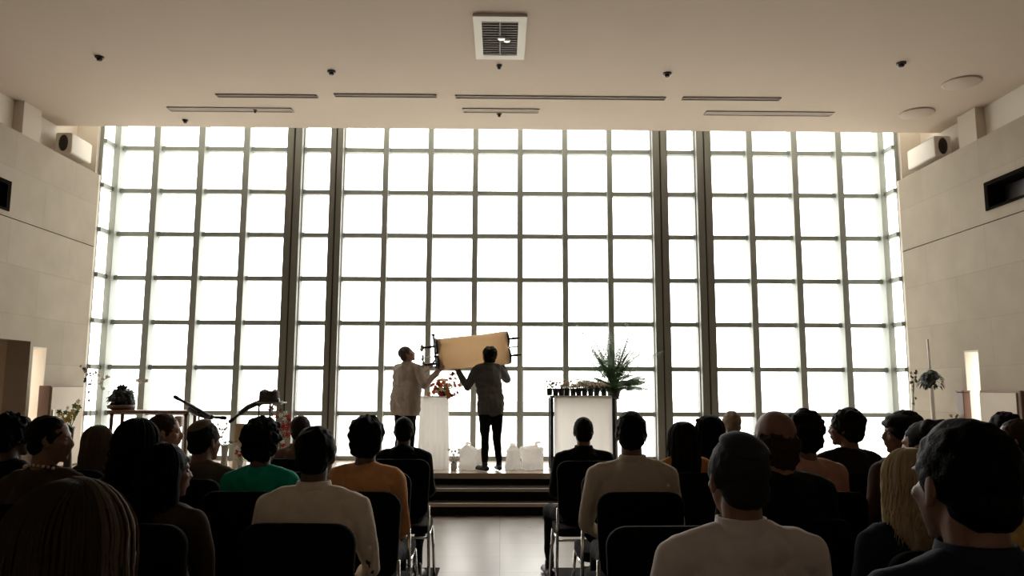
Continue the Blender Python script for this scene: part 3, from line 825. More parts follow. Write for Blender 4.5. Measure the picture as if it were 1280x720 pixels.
T_BLACK = ('cloth_black', 'jacket')
def L(s): return s
seat_person(105, 598, 1.45, 'person with long light-rimmed hair at the bottom left corner, closest to the camera', hair=('long', .34, 420, .004, .0024), hc='ash', extra=('rimlight',), yaw=-6, top=('cloth_black', 'sweater'), skin=0, headsc=1.06, turn=-8, sw=.95, chair='black padded chair at the bottom left corner under the long-haired person')
seat_person(64, 517, 3.9, 'person in brown jacket with short dark hair and bead necklace, face turned right', hair='short', hc='dark', headsc=.95, yaw=-62, top=('cloth_brown', 'jacket'), topc=(.060, .034, .022), skin=1, eyes=True, turn=-12, sw=1.05, extra=('beads',), chair='black chair under the brown-jacketed person with a bead necklace')
seat_person(18, 514, 4.7, 'person with dark curly hair and black top at the left edge of the photo', hair='curly', hc='black', yaw=-20, turn=-15, skin=2, chair='black chair at the left edge under the curly-haired person')
seat_person(127, 530, 5.4, 'person with long straight ash-blond hair in a dark top', hair=('long', .36, 220, .003, .0034), hc='sandy', yaw=-10, turn=-14, skin=0, top=('cloth_taupe', 'top'), topc=(.10, .07, .055), sw=.95, chair='black chair under the ash-blond long-haired person')
seat_person(176, 524, 4.2, 'person with wide black wavy hair between the ash-blond and the brown-haired heads', hair=('long', .3, 160, .014, .0042), hc='black', yaw=0, turn=-10, skin=1, headsc=1.1, chair='black chair under the person with wide black wavy hair')
seat_person(207, 519, 5.6, 'person with short brown hair, face turned right', hair='short', hc='brown', yaw=-58, turn=-14, skin=0, eyes=True, headsc=1.12, top=('cloth_brown', 'jacket'), chair='black chair under the brown-haired person facing right')
seat_person(211, 550, 3.4, 'person with long black hair, dangling earrings and dark top, left of the white shirt', hair=('long', .36, 260, .003, .003), hc='black', yaw=-38, turn=-10, skin=1, extra=('earring',), eyes=True, top=('cloth_brown', 'sweater'), sw=.95, chair='black chair under the long-haired person with earrings')
seat_person(257, 527, 4.9, 'person with short brown hair, tan skullcap and brown shirt', hair='short', hc='dark', yaw=-22, turn=-8, skin=1, extra=('cap_tan',), top=('cloth_umber', 'shirt'), topc=(.12, .075, .05), headsc=1.08, chair='black chair under the person with a tan skullcap')
seat_person(330, 519, 4.35, 'person in a bright green shirt with dark hair', hair='curly', hc='black', yaw=-8, turn=-5, skin=2, top=('cloth_green', 'shirt'), topc=(.0, .30, .19), sw=.98, chair='black chair under the person in the green shirt')
seat_person(376, 519, 6.2, 'person with short brown hair and pale collar behind the white shirted man', hair='crop', hc='brown', yaw=10, turn=-6, skin=1, top=('cloth_sand', 'shirt'), topc=(.22, .14, .10), extra=('collar',), chair='black front-row chair left of the hooded person')
seat_person(396, 532, 3.4, 'person in a white collared shirt with dark hair on the left of the aisle', hair='short', hc='black', yaw=-4, turn=-3, skin=2, top=('cloth_white', 'shirt'), topc=(.78, .66, .52), extra=('collar',), sw=1.13, chair='black chair behind the white collared shirt, left of the aisle', headsc=1.03)
seat_person(459, 517, 4.35, 'person in an orange shirt with full dark hair beside the aisle', hair='full', hc='black', yaw=0, turn=-2, skin=2, top=('cloth_orange', 'shirt'), topc=(.66, .31, .13), sw=.95, chair='black chair under the person in the orange shirt')
seat_person(505, 521, 6.2, 'person in a black hooded jacket on the front row left of the aisle', hair='crop', hc='black', yaw=4, turn=0, skin=2, extra=('hood',), sw=1.05, feet=.12, chair='black front-row chair on the left side of the aisle')
seat_person(729, 521, 6.1, 'person in dark suit with cropped hair on the front row right of the aisle', hair='crop', hc='dark', yaw=0, turn=2, skin=1, sw=1.08, knees=.24, chair='black front-row chair on the right side of the aisle', extra=('collar',))
seat_person(789, 514, 4.35, 'person in a beige shirt with short black hair right of the aisle', hair='short', hc='black', yaw=-10, turn=2, skin=1, top=('cloth_beige', 'shirt'), topc=(.58, .49, .39), sw=1.12, headsc=1.03, chair='black chair behind the beige shirt, right of the aisle', extra=('collar',))
seat_person(853, 526, 5.3, 'person with long dark hair and orange shawl', hair=('long', .26, 90, .003, .0055), hc='dark', yaw=0, turn=4, skin=1, extra=('shawl',), chair='black chair under the person with the orange shawl')
seat_person(886, 519, 6.0, 'person with black shoulder-length hair and a black hair bow', hair=('long', .22, 80, .003, .0055), hc='black', yaw=0, turn=6, skin=1, extra=('bow',), headsc=1.05, chair='black chair under the person with the hair bow')
seat_person(914, 513, 6.9, 'person with pale grey-blond short hair and white collar', hair='short', hc='pale', yaw=0, turn=6, skin=0, top=('cloth_pale', 'shirt'), topc=(.45, .38, .32), extra=('collar',), chair='black chair under the pale-haired person')
seat_person(921, 546, 2.35, 'person in a pale grey shirt and dark skullcap, largest figure right of the aisle', hair='crop', hc='smoke', yaw=6, turn=4, skin=1, top=('cloth_paleshirt', 'shirt'), topc=(.74, .64, .59), extra=('collar', 'cap_black'), sw=1.16, headsc=1.05, vox=.008, chair='black chair behind the pale grey shirt at the bottom edge')
seat_person(968, 517, 3.5, 'bald-topped person in black jacket behind the pale grey shirt', hair='ring', hc='brown', yaw=6, turn=6, skin=1, sw=1.15, headsc=1.1, chair='black chair under the bald-topped person')
seat_person(1003, 510, 4.35, 'person with dark hair and peach shirt right of the bald head', hair='full', hc='dark', yaw=4, turn=8, skin=1, top=('cloth_peach', 'shirt'), topc=(.55, .29, .20), chair='black chair under the person in the peach shirt')
seat_person(1056, 509, 5.3, 'person in a dark shirt and glasses with face turned slightly left', hair='full', hc='dark', yaw=42, turn=10, skin=1, eyes=True, extra=('glasses',), top=('cloth_night', 'shirt'), topc=(.018, .015, .016), sw=1.08, chair='black chair under the person wearing glasses')
seat_person(1126, 508, 4.7, 'person in profile facing left with flat cap and brown top', hair='full', hc='black', yaw=66, turn=12, skin=1, eyes=True, extra=('flatcap',), top=('cloth_brown', 'jacket'), chair='black chair under the person with the flat cap')
seat_person(1154, 520, 3.9, 'person in black pointed cap behind the blonde hair', hair='short', hc='dark', yaw=24, turn=12, skin=0, extra=('pointcap',), headsc=1.08, chair='black chair under the person with the pointed cap')
seat_person(1131, 557, 2.9, 'person with shoulder-length wavy blonde hair and navy top', hair=('long', .23, 300, .008, .0032), hc='blond', yaw=4, turn=8, skin=0, top=('cloth_navy', 'top'), topc=(.014, .018, .028), chair='black chair under the wavy blonde-haired person')
seat_person(1203, 526, 1.65, 'large person in navy shirt with short black hair filling the bottom right', hair='short', hc='black', yaw=2, turn=9, skin=1, top=('cloth_navy', 'top'), extra=('collar',), sw=1.18, headsc=1.06, vox=.007, chair='black chair under the large navy-shirted person at bottom right')
seat_person(1253, 514, 5.5, 'person with dark hair by the right slit window, farther of the two there', hair='full', hc='dark', yaw=16, turn=14, skin=1, chair='black chair under the dark-haired person by the right slit window')
seat_person(1270, 523, 4.3, 'person with short grey hair at the right edge in front of the dark-haired one', hair='short', hc='brown', yaw=34, turn=14, skin=0, eyes=True, chair='black chair at the right edge under the grey-haired person')
seat_person(1279, 597, 2.25, 'person with yellow-blond hair cut off by the right edge', hair='bob', hc='yellow', yaw=10, turn=10, skin=0, chair='black chair at the right edge under the yellow-blond person')

# ------------------------------------------------------------------ chairs
CH_H = .965
def make_chair():
    r = empty('audience_chair')
    m = MB().add(rbox((-.225, -.17, .405), (.225, .27, .465), .06, axis=2, seg=5)); m.build('seat', CHAIRF, r, True)
    vs, fs = rbox((-.235, -.225, .52), (.235, -.180, CH_H), .085, axis=1, seg=6)
    out = []
    for p in vs:
        t = (p.z - .52) / (CH_H - .52); q = p.copy(); q.x *= 1 - .10 * (1 - t); q.y -= .035 * t - .05 * (p.x / .235) ** 2 * .6; out.append(q)
    link('backrest', out, fs, CHAIRF, r, True)
    for s in (-1, 1):
        MB().add(tube([(s * .215, .23, .40), (s * .228, .26, .2), (s * .235, .275, .0)], .0115, 10)).build('leg', CHROME, r, True)
        MB().add(tube([(s * .222, -.205, .62), (s * .225, -.19, .42), (s * .232, -.21, .2), (s * .238, -.245, 0)], .0115, 10)).build('leg', CHROME, r, True)
        MB().add(tube([(s * .225, -.19, .40), (s * .222, 0, .395), (s * .215, .23, .40)], .010, 8)).build('seat_rail', CHROME, r, True)
    MB().add(tube([(-.222, -.19, .385), (.222, -.19, .385)], .009, 8)).add(tube([(-.215, .22, .385), (.215, .22, .385)], .009, 8)).build('stretcher', CHROME, r, True)
    return r
chair0 = make_chair()
chair_list += [(atY(815, 640, 3.35).x, 3.35, 2, 'empty black chair right of the aisle behind the pale grey shirt'),
               (atY(302, 708, 2.3).x, 2.3, -4, 'empty black chair at the bottom edge, left of the aisle'),
               (atY(275, 636, 3.4).x + .02, 2.35, -6, None) if False else (atY(1074, 580, 5.3).x + .25, 5.5, 10, 'empty black chair right of the person wearing glasses'),
               (.74, 5.25, 2, 'empty black chair beside the aisle behind the dark suit'),
               (-.80, 5.3, 0, 'empty black chair beside the aisle behind the black hooded jacket'),
               (atY(700, 700, 3.35).x - .0 - .0, 2.3, 2, None) if False else (-1.40, 5.3, -4, 'empty black chair behind the green shirt, in front of the person with the pale collar')]
n_ = 0
for x, y, rz, lb in chair_list:
    if n_ == 0: c = chair0
    else:
        c = chair0.copy(); COL.objects.link(c)
        for ch in [o for o in chair0.children]:
            d = ch.copy(); COL.objects.link(d); d.parent = c
    n_ += 1
    c.location = (x, y, 0); c.rotation_euler = (0, 0, math.radians(rz))
    tag(c, lb, 'chair', 'black padded chairs with chrome legs')
# ------------------------------------------------------------------ the two men on the stage and what they hold
def standing(px, pyt, Y, face, label, arms, top, topc, hair, hc, skin, headyaw, headpitch, stance, extra=(), lean=0, curl=1.05, tilt=0, girth=1.):
    """arms: {side: (elbow world, wrist world, hand dir, palm)}; face = heading in degrees (0 = away from the camera)"""
    p = atY(px, pyt, Y); hgt = p.z - ZS
    s = hgt / 1.70
    base = V((p.x - lean, Y, ZS)); R = Matrix.Rotation(math.radians(face), 4, 'Z')
    Wm = Matrix.Translation(base) @ R @ Matrix.Scale(s, 4); Wi = Wm.inverted(); Ri = R.inverted().to_3x3()
    lx = (Ri @ V((lean, 0, 0))) / s
    J = dict(pelvis=V((0, 0, .93)) + lx * .35, waist=V((0, .01, 1.08)) + lx * .6, chest=V((0, 0, 1.27)) + lx * .85, neck=V((0, -.02, 1.44)) + lx, headc=V((0, -.015, 1.578)) + lx)
    for q in (-1, 1):
        sh = V((q * .175 * girth ** .4, .0, 1.375)) + lx * .95
        el, wr, hd, pm = arms[q]
        J[q] = dict(sh=sh, el=Wi @ V(el), wr=Wi @ V(wr), hip=V((q * .09, 0, .92)) + lx * .35, kn=V((q * stance * .85, .03, .49)), an=V((q * stance, -.01, .09)), toe=V((q * (stance + .03), .13, .045)))
        # keep the arm bones human: upper arm about .29, forearm about .26
        d = J[q]['wr'] - sh; D = min(d.length, .53); wr2 = sh + d.normalized() * D
        if d.length > .53: J[q]['wr'] = wr2
        e0 = J[q]['el']; mid = (sh + J[q]['wr']) / 2; n = e0 - mid; n -= d.normalized() * n.dot(d.normalized())
        h = math.sqrt(max(.275 ** 2 - (D / 2) ** 2, .0004)); n = n.normalized() if n.length > 1e-4 else V((0, 0, -1))
        J[q]['el'] = mid + n * h
    H = hm(J['headc'], math.radians(headyaw), math.radians(headpitch), math.radians(tilt))
    hands = []
    for q in (-1, 1):
        _, _, hd, pm = arms[q]
        hands.append(place_hand(J[q]['wr'] + (Ri @ V(hd)).normalized() * .02, Ri @ V(hd), Ri @ V(pm), q, curl))
    root = body_mesh(J, H, 1., skin, hands, .0095).build('person', SKIN[skin], None, True)
    tag(root, label, 'person', 'two men lifting the scroll')
    pv, wt, ct = V(J['pelvis']), V(J['waist']), V(J['chest'])
    hem = []
    lv = [(pv + V((0, 0, -.09)), .116, .110), (pv + V((0, 0, -.02)), .118, .112), (pv + V((0, 0, .06)), .116, .110), (wt, .114, .108), (wt.lerp(ct, .5), .114, .108), (ct, .116, .106), (ct + V((0, -.005, .06)), .10, .10)]
    for c_, wx, ry in lv:
        wd = wx * girth; rr = ry * (1 + (girth - 1) * .35); hem.append(capsule(c_ + V((-(wd - .03), 0, 0)), c_ + V((wd - .03, 0, 0)), rr, rr, n=14))
    dress(root, J, H, 1.0, top, topc, hair, hc, skin, True, legs='trousers_black', extra=extra, eyes='eyes' in extra, vox=.0095, hem=hem, seed=int(px) % 50, loose=1.1, legk=1.15, armk=1.2)
    root.matrix_world = Wm
    return root, J, Wm

YS = 10.5
P_ = lambda x, y, Y=YS: atY(x, y, Y)
# scroll axis
sa, sb = P_(547, 443.5, 10.42), P_(634, 434.5, 10.62)
ax = (sb - sa).normalized(); upv = V((0, 0, 1)); dn = ax.cross(V((0, 1, 0))).normalized()
if dn.z < 0: dn = -dn
side = ax.cross(dn).normalized()
scr = tag(empty('torah_scroll', (sa + sb) / 2), 'large cream parchment scroll with black rollers raised by the two men', 'scroll')
cs = (sa + sb) / 2; hl_ = (sb - sa).length / 2; ROFF = .115; RR = .098
m = MB()
for q in (-1, 1):
    for e in (-1, 1): m.add(cyl(ax * e * hl_ + dn * q * ROFF, ax * e * (hl_ - .05) + dn * q * ROFF, RR, RR, 28))
vf = (m.v, m.f)
# parchment drawn over both rolls: an oblong tube around the pair
n = 40; outl = []
for i in range(n):
    t = 2 * PI * i / n; c_, s_ = math.cos(t), math.sin(t)
    outl.append((side * (RR + .006) * c_ + dn * ((ROFF if s_ > 0 else -ROFF) + (RR + .006) * s_)))
K = 14; vs = []; fs = []
for k in range(K + 1):
    u = -1 + 2 * k / K
    for i, q in enumerate(outl):
        wob = 1 + .018 * math.sin(u * 3.2 + i * .35) - .02 * (1 - abs(u))
        vs.append(ax * (hl_ - .012) * u + q * wob * (1.0 + .05 * u))
for k in range(K):
    for i in range(n): fs.append((k * n + i, k * n + (i + 1) % n, (k + 1) * n + (i + 1) % n, (k + 1) * n + i))
fs.append(tuple(reversed(range(n)))); fs.append(tuple(range(K * n, (K + 1) * n)))
m.add((vs, fs)); m.build('parchment', PARCH, scr, True)
for e in (-1, 1):
    for q in (-1, 1):
        c = ax * e * hl_ + dn * q * ROFF
        mb = MB().add(cyl(c, c + ax * e * .022, .112, .112, 28)).add(cyl(c + ax * e * .022, c + ax * e * .034, .085, .07, 24))
        d = mb.build('roller_disc', BLACKM, scr, False)
        pr = MB().add(tube([c + ax * e * .03, c + ax * e * .07, c + ax * e * .10, c + ax * e * .16, c + ax * e * .175, c + ax * e * .19], [.017, .014, .020, .014, .02, .008], 12))
        pr.build('handle', BLACKM, scr, True)
mb = MB().add(tube([ax * hl_ * 1.0 + ax * .02, ax * hl_ + ax * .15], [.012, .008], 8)); mb.build('tie_rod', BLACKM, scr, True)
# bar across the left end with ornament finials
mb = MB().add(tube([-ax * (hl_ + .03) + dn * .27, -ax * (hl_ + .03) - dn * .27], .014, 10))
for t in (.27, .12, -.02, -.16, -.27): mb.add(ellipsoid(-ax * (hl_ + .03) + dn * t, (.024, .024, .02)))
mb.build('end_bar', BLACKM, scr, True)
for t, r in ((.11, .02), (-.02, .014), (-.11, .018)):
    c = -ax * (hl_ + .2) + dn * t
    mb = MB().add(lathe([(.004, -.05), (r, -.035), (r * 1.3, -.01), (r * .6, .0), (r * 1.4, .02), (r * .5, .04), (.003, .06)], c, 14))
    for k in range(5): a_ = 2 * PI * k / 5; mb.add(ellipsoid(c + V((r * 1.9 * math.cos(a_), r * 1.9 * math.sin(a_), -.02)), (.007, .007, .009), n=8, m=6)); mb.add(tube([c + V((0, 0, .02)), c + V((r * 1.9 * math.cos(a_), r * 1.9 * math.sin(a_), -.012))], .0022, 5))
    mb.add(tube([c, c + ax * .17], .006, 6)); mb.build('finial', SILVER, scr, True)
# tassels hanging under the parchment
for u in (-.62, -.42, .12):
    c = ax * hl_ * u - dn * (ROFF + RR)
    MB().add(tube([c, c - V((0, 0, .03)), c - V((0, 0, .05)), c - V((0, 0, .085))], [.005, .006, .018, .012], 8)).build('tassel', BLACKM, scr, True)

lh = P_(547, 465, 10.33)
standing(510, 432, 10.45, -38, 'grey-haired man in light shirt looking up, holding the left end of the scroll',
         {1: (P_(528, 482, 10.2), lh, (.7, .35, .5), (.1, .6, .7)), -1: (P_(524, 474, 10.8), P_(538, 458, 10.5), (.6, -.2, .8), (.7, -.1, .3))},
         ('cloth_lightshirt', 'shirt'), (.43, .36, .31), 'crop', 'grey', 0, -42, 22, .12, extra=('collar', 'eyes'), lean=.03, girth=1.35)
standing(610, 433, 10.36, 24, 'man in dark grey shirt, back turned, holding up the right end of the scroll',
         {-1: (P_(584, 480, 10.36), P_(573, 465, 10.47), (-.7, .35, .55), (-.1, .5, .8)), 1: (P_(632, 470, 10.62), P_(626, 452, 10.66), (-.1, .3, .9), (-.2, -.6, .5))},
         ('cloth_greyshirt', 'shirt'), (.10, .095, .088), 'full', 'dark', 0, 10, 22, .105, extra=('collar',), lean=-.06)

# ------------------------------------------------------------------ flowers
def petal_flower(c, r, nrm=(0, -1, 0), k=5, seed=0):
    rnd = random.Random(seed); R = frame_z(nrm) @ Matrix.Rotation(rnd.random() * 6, 3, 'Z'); vs = []; fs = []
    out = MB()
    for i in range(k):
        a_ = 2 * PI * i / k; d = V((math.cos(a_), math.sin(a_), .25)); out.add(([R @ p + V(c) for p in ellipsoid(d * r * .55, (r * .5, r * .34, r * .10), Matrix.Rotation(a_, 3, 'Z'), n=8, m=5)[0]], ellipsoid((0, 0, 0), (1, 1, 1), n=8, m=5)[1]))
    out.add(([R @ p + V(c) for p in ellipsoid((0, 0, r * .12), (r * .2, r * .2, r * .18), n=8, m=5)[0]], ellipsoid((0, 0, 0), (1, 1, 1), n=8, m=5)[1]))
    return out
def leaf(p, d, L, wd, droop=.3, up_=(0, 0, 1)):
    p, d = V(p), V(d).normalized(); s = d.cross(V(up_))
    s = s.normalized() if s.length > 1e-3 else V((1, 0, 0)); nn = s.cross(d); vs = []; fs = []; K = 5
    for i in range(K + 1):
        u = i / K; c = p + d * L * u - V((0, 0, droop * L * u * u)); w_ = wd * math.sin(PI * (.08 + .9 * u)) * .5
        vs += [c - s * w_ + nn * w_ * .25, c, c + s * w_ + nn * w_ * .25, c - nn * .0015]
    for i in range(K):
        a_ = i * 4; b_ = a_ + 4
        fs += [(a_, a_ + 1, b_ + 1, b_), (a_ + 1, a_ + 2, b_ + 2, b_ + 1), (a_, b_, b_ + 3, a_ + 3), (a_ + 2, a_ + 3, b_ + 3, b_ + 2)]
    return vs, fs
def vase(root, prof, m, nm='vase'):
    return MB().add(lathe(prof, (0, 0, 0), 24)).build(nm, m, root, True)

F_ORANGE = mat('petal_orange', (.55, .17, .04), .6, .2, 20); F_RED = mat('petal_red', (.35, .02, .02), .6, .2, 20); F_CREAM = mat('petal_cream', (.75, .62, .45), .6, .1, 20)
F_PINK = mat('petal_pink', (.50, .30, .27), .6, .15, 20); F_YEL = mat('petal_yellow', (.55, .42, .10), .6, .2, 20); F_WHITE = mat('petal_white', (.8, .76, .70), .6, .05, 20)
CERAM = mat('ceramic_dark', (.02, .015, .012), .3, .1, 8); GLASSV = mat('vase_pale', (.55, .52, .46), .2, .05, 8)

# draped pedestal with autumn flowers
pc = P_(544, 560, 10.75); pw = .19; zt = P_(548, 495, 10.75).z
ped = tag(empty('draped_pedestal', (pc.x - .02, 10.75, ZS)), 'white pleated draped pedestal behind the man in the light shirt', 'pedestal')
vs = []; fs = []; n = 120; hts = [0, .25, .55, .85, 1]
for j, h in enumerate(hts):
    for i in range(n):
        t = 2 * PI * i / n; sq = 1 / max(abs(math.cos(t)), abs(math.sin(t))); sq = min(sq, 1.22)
        r = pw * sq * (1 + .05 * (1 - h)) + .010 * math.sin(i * 2 * PI / 6) * (1.15 - h)
        vs.append(V((r * math.cos(t), r * math.sin(t), h * (zt - ZS - .02))))
for j in range(len(hts) - 1):
    for i in range(n): fs.append((j * n + i, j * n + (i + 1) % n, (j + 1) * n + (i + 1) % n, (j + 1) * n + i))
fs.append(tuple(reversed(range(n)))); fs.append(tuple(range((len(hts) - 1) * n, len(hts) * n)))
link('drape', vs, fs, CLOTHW, ped, True)
MB().add(rbox((-pw - .01, -pw - .01, zt - ZS - .02), (pw + .01, pw + .01, zt - ZS), .02)).build('top', CLOTHW, ped)
fl = tag(empty('flower_arrangement', (ped.location.x + .11, 10.70, zt)), 'orange and red autumn flower arrangement on the white draped pedestal', 'flowers')
vase(fl, [(.04, 0), (.06, .01), (.07, .05), (.055, .09), (.06, .10)], CERAM, 'bowl')
rnd = random.Random(3); st = MB()
for i in range(64):
    a_ = rnd.random() * 2 * PI; e = rnd.uniform(-.3, 1.3); r = rnd.uniform(.06, .29)
    c = V((r * math.cos(a_) * math.cos(e) * 1.1 + .02, r * math.sin(a_) * math.cos(e) * .8 - .03, .06 + r * math.sin(e) * 1.0 + rnd.uniform(-.05, .03)))
    st.add(tube([(0, 0, .06), c * .5 + V((0, 0, .03)), c], .0025, 5))
    petal_flower(c, rnd.uniform(.026, .042), (c.x, c.y - .15, c.z), 6, i).build('blossom', rnd.choice([F_ORANGE, F_ORANGE, F_RED, F_RED, F_CREAM]), fl, True)
for i in range(16):
    a_ = rnd.random() * 2 * PI; st.add(leaf((0, 0, .09), (math.cos(a_), math.sin(a_), rnd.uniform(-.1, .7)), rnd.uniform(.12, .24), .04, .4))
st.build('stems', LEAF, fl)

# ---- white cloth bundles at the foot of the glass
for i, (x0, x1, yt, lb) in enumerate(((579, 597, 556, 'white cloth bundle on the stage left of the standing men’s legs, leftmost large one'), (596, 609, 558, 'white cloth bundle half hidden behind the left trouser leg'), (632, 650, 557, 'white cloth bundle just right of the trouser legs'), (650, 680, 555, 'largest white cloth bundle, rightmost, beside the white draped table'))):
    Yb = 10.62; a_ = P_(x0 - 5 if i == 0 else x0, 583, Yb); b_ = P_(x1, 583, Yb); zt = P_((x0 + x1) / 2, yt + 1, Yb).z
    hw = (b_.x - a_.x) / 2; hz = (zt - ZS) / 2
    o = tag(empty('cloth_bundle', ((a_.x + b_.x) / 2, Yb, ZS)), lb.replace('’s', ''), 'bundle', 'white cloth bundles on the stage')
    ps = [ellipsoid((0, 0, hz), (hw, .16, hz), n=20, m=14), rbox((-hw * .94, -.13, .0), (hw * .94, .13, hz * 1.72), min(hw, .13) * .7)]
    vf = displace(displace(remesh(ps, .012, 3), .035, 7, i + 2, (1, 1, 1)), .012, 24, i)
    vf = ([V((p.x, p.y, max(p.z, 0))) for p in vf[0]], vf[1]); link('sack', *vf, CLOTHW, o, True)
    t = V((hw * (.3 if i % 2 else -.3), 0, 2 * hz)); vf = displace(remesh([capsule(t - V((0, 0, .03)), t + V((.02, 0, .035)), .03, .012), ellipsoid(t + V((.03, -.02, .03)), (.045, .02, .018))], .006, 2), .01, 40, i)
    link('knot', *vf, CLOTHW, o, True)
o = tag(empty('flower_posy', (P_(567, 583, 10.5).x, 10.55, ZS)), 'small white posy with grey leaves at the foot of the draped pedestal', 'flowers')
vase(o, [(.035, 0), (.045, .02), (.04, .07), (.045, .085)], F_WHITE, 'pot')
rnd = random.Random(5); st = MB()
for i in range(12):
    c = V((rnd.uniform(-.07, .07), rnd.uniform(-.05, .05), rnd.uniform(.11, .27))); st.add(tube([(0, 0, .06), c], .002, 5)); petal_flower(c, .024, (0, -1, .4), 5, i).build('blossom', F_WHITE, o, True)
for i in range(8): a_ = rnd.random() * 6.28; st.add(leaf((0, 0, .07), (math.cos(a_), math.sin(a_), .8), .13, .03, .3))
st.build('stems', DARKLEAF, o)

# ---- draped table with dark cups of flowers
YT = 10.42
xa, xb = P_(688, 560, YT).x, P_(770, 560, YT).x; zt = P_(730, 495, YT).z; tc = (xa + xb) / 2; hw = (xb - xa) / 2
tb = tag(empty('display_table', (tc, YT + .2, ZS)), 'tall narrow black framed table under a white cloth right of the aisle', 'table')
H_ = zt - ZS
MB().add(rbox((-hw, -.2, H_ - .03), (hw, .2, H_), .015)).build('tabletop', WOODD, tb)
for sx in (-1, 1):
    for sy in (-1, 1): MB().add(rbox((sx * hw - (.045 if sx > 0 else 0), sy * .2 - (.045 if sy > 0 else 0), 0), (sx * hw + (.045 if sx < 0 else 0), sy * .2 + (.045 if sy < 0 else 0), H_ - .03), .006)).build('leg', BLACKM, tb)
n = 60; vs = []; fs = []
for j in range(6):
    h = H_ + .004 - (H_ - .02) * j / 5
    for i in range(n + 1):
        u = i / n; x = -hw + .05 + (2 * hw - .10) * u; y = -.212 - .007 * math.sin(u * 38) * (j / 5) - .004 * math.sin(u * 13 + 1)
        vs.append(V((x, y, h)))
base = len(vs)
for p in list(vs): vs.append(p + V((0, .006, 0)))
for j in range(5):
    for i in range(n):
        a_ = j * (n + 1) + i; fs.append((a_, a_ + 1, a_ + n + 2, a_ + n + 1)); fs.append((base + a_, base + a_ + n + 1, base + a_ + n + 2, base + a_ + 1))
mcl = MB().add((vs, fs)).add(box((-hw + .05, -.212, H_), (hw - .05, .19, H_ + .005)))
tcl = mcl.build('tablecloth', CLOTHW, None, True, (tc, YT + .2, ZS)); tag(tcl, 'plain white cloth hanging over the front of the tall narrow table', 'tablecloth')
xsx = [687, 694.5, 701.5, 709, 716.5, 723.5, 731, 738.5, 746, 755]
cupd = ['leftmost dark cup of pink flowers on the white draped table edge', 'second dark cup from the left, with the tallest thin stem', 'third dark cup from the left, with a tall thin stem', 'fourth dark cup from the left on the draped table', 'fifth dark cup from the left on the draped table', 'sixth dark cup from the left on the draped table', 'fourth dark cup from the right on the draped table', 'third dark cup from the right on the draped table', 'second dark cup from the right on the draped table', 'rightmost dark cup on the draped table, beside the palm']
for i, x in enumerate(xsx):
    p = P_(x, 495, YT + .03)
    o = tag(empty('flower_cup', (p.x, YT + .04, zt + .005)), cupd[i], 'cup', 'row of dark flower cups on the draped table')
    vase(o, [(.030, 0), (.035, .005), (.038, .06), (.041, .095), (.037, .095), (.03, .08)], CERAM, 'cup')
    rnd = random.Random(i + 40); st = MB()
    tall = {1: .26, 2: .27, 3: .21}.get(i, .15)
    for k in range(8):
        c = V((rnd.uniform(-.04, .04), rnd.uniform(-.03, .03), rnd.uniform(.11, .19) if k else tall)); st.add(tube([(0, 0, .06), c], .002 if k else .004, 5))
        petal_flower(c, .02 if (k or tall < .2) else .010, (0, -1, .5), 5, k + i).build('blossom', F_PINK if k % 2 else F_CREAM, o, True)
    st.build('stems', DARKLEAF, o)

# ---- palm on a slim stand
ps_ = P_(768, 560, 11.02); zt = P_(768, 497, 11.02).z - ZS
pl = tag(empty('potted_palm', (ps_.x, 11.02, ZS)), 'tall green palm with arching fronds on a slim brown stand behind the draped table', 'plant')
MB().add(lathe([(.16, 0), (.16, .02), (.05, .035), (.045, zt - .03), (.1, zt - .015), (.1, zt)], (0, 0, 0), 24)).build('stand', mat('stand_brown', (.09, .07, .055), .4, .1, 8), pl, True)
MB().add(lathe([(.07, zt), (.085, zt + .02), (.10, zt + .12), (.095, zt + .13), (.08, zt + .11)], (0, 0, 0), 24)).build('pot', CERAM, pl, True)
rnd = random.Random(12); zb = zt + .1
nf = 58
for i in range(nf):
    a_ = rnd.random() * 2 * PI; e = rnd.choice([rnd.uniform(.72, 1.4)] * 4 + [rnd.uniform(.25, .7)] * 2); Lf = rnd.uniform(.66, 1.12) * (.55 if e < .8 else 1); dr = rnd.uniform(.08, .42) if e > .8 else rnd.uniform(.2, .45)
    d = V((math.cos(a_) * math.cos(e), math.sin(a_) * math.cos(e) * .8, math.sin(e)))
    if i == 0: d = V((-.42, -.1, .9)).normalized(); Lf = 1.2; dr = .12
    if i == 1: d = V((.16, -.1, .97)).normalized(); Lf = 1.05; dr = .05
    spine = []; K = 12
    for k in range(K + 1):
        u = k / K; spine.append(V((0, 0, zb)) + d * Lf * u + V((d.x, d.y, 0)) * .16 * u * u - V((0, 0, dr * Lf * u * u * .75)))
    fr = MB().add(tube(spine, [.006 * (1 - .8 * k / K) for k in range(K + 1)], 5))
    for k in range(3, K + 1):
        t = (spine[min(k + 1, K)] - spine[k - 1]).normalized(); s_ = t.cross(V((0, 0, 1)))
        s_ = s_.normalized() if s_.length > .05 else V((1, 0, 0))
        for sg in (-1, 1):
            for hh in (0, .5):
                if k == K and hh: continue
                c = spine[k].lerp(spine[min(k + 1, K)], hh); ll = .13 * math.sin(PI * (.25 + .7 * k / K)) + .05
                fr.add(leaf(c, t * .45 + s_ * sg * .85 + V((0, 0, .15)), ll * 1.25, .017, .6))
    fr.build('frond', LEAF, pl)

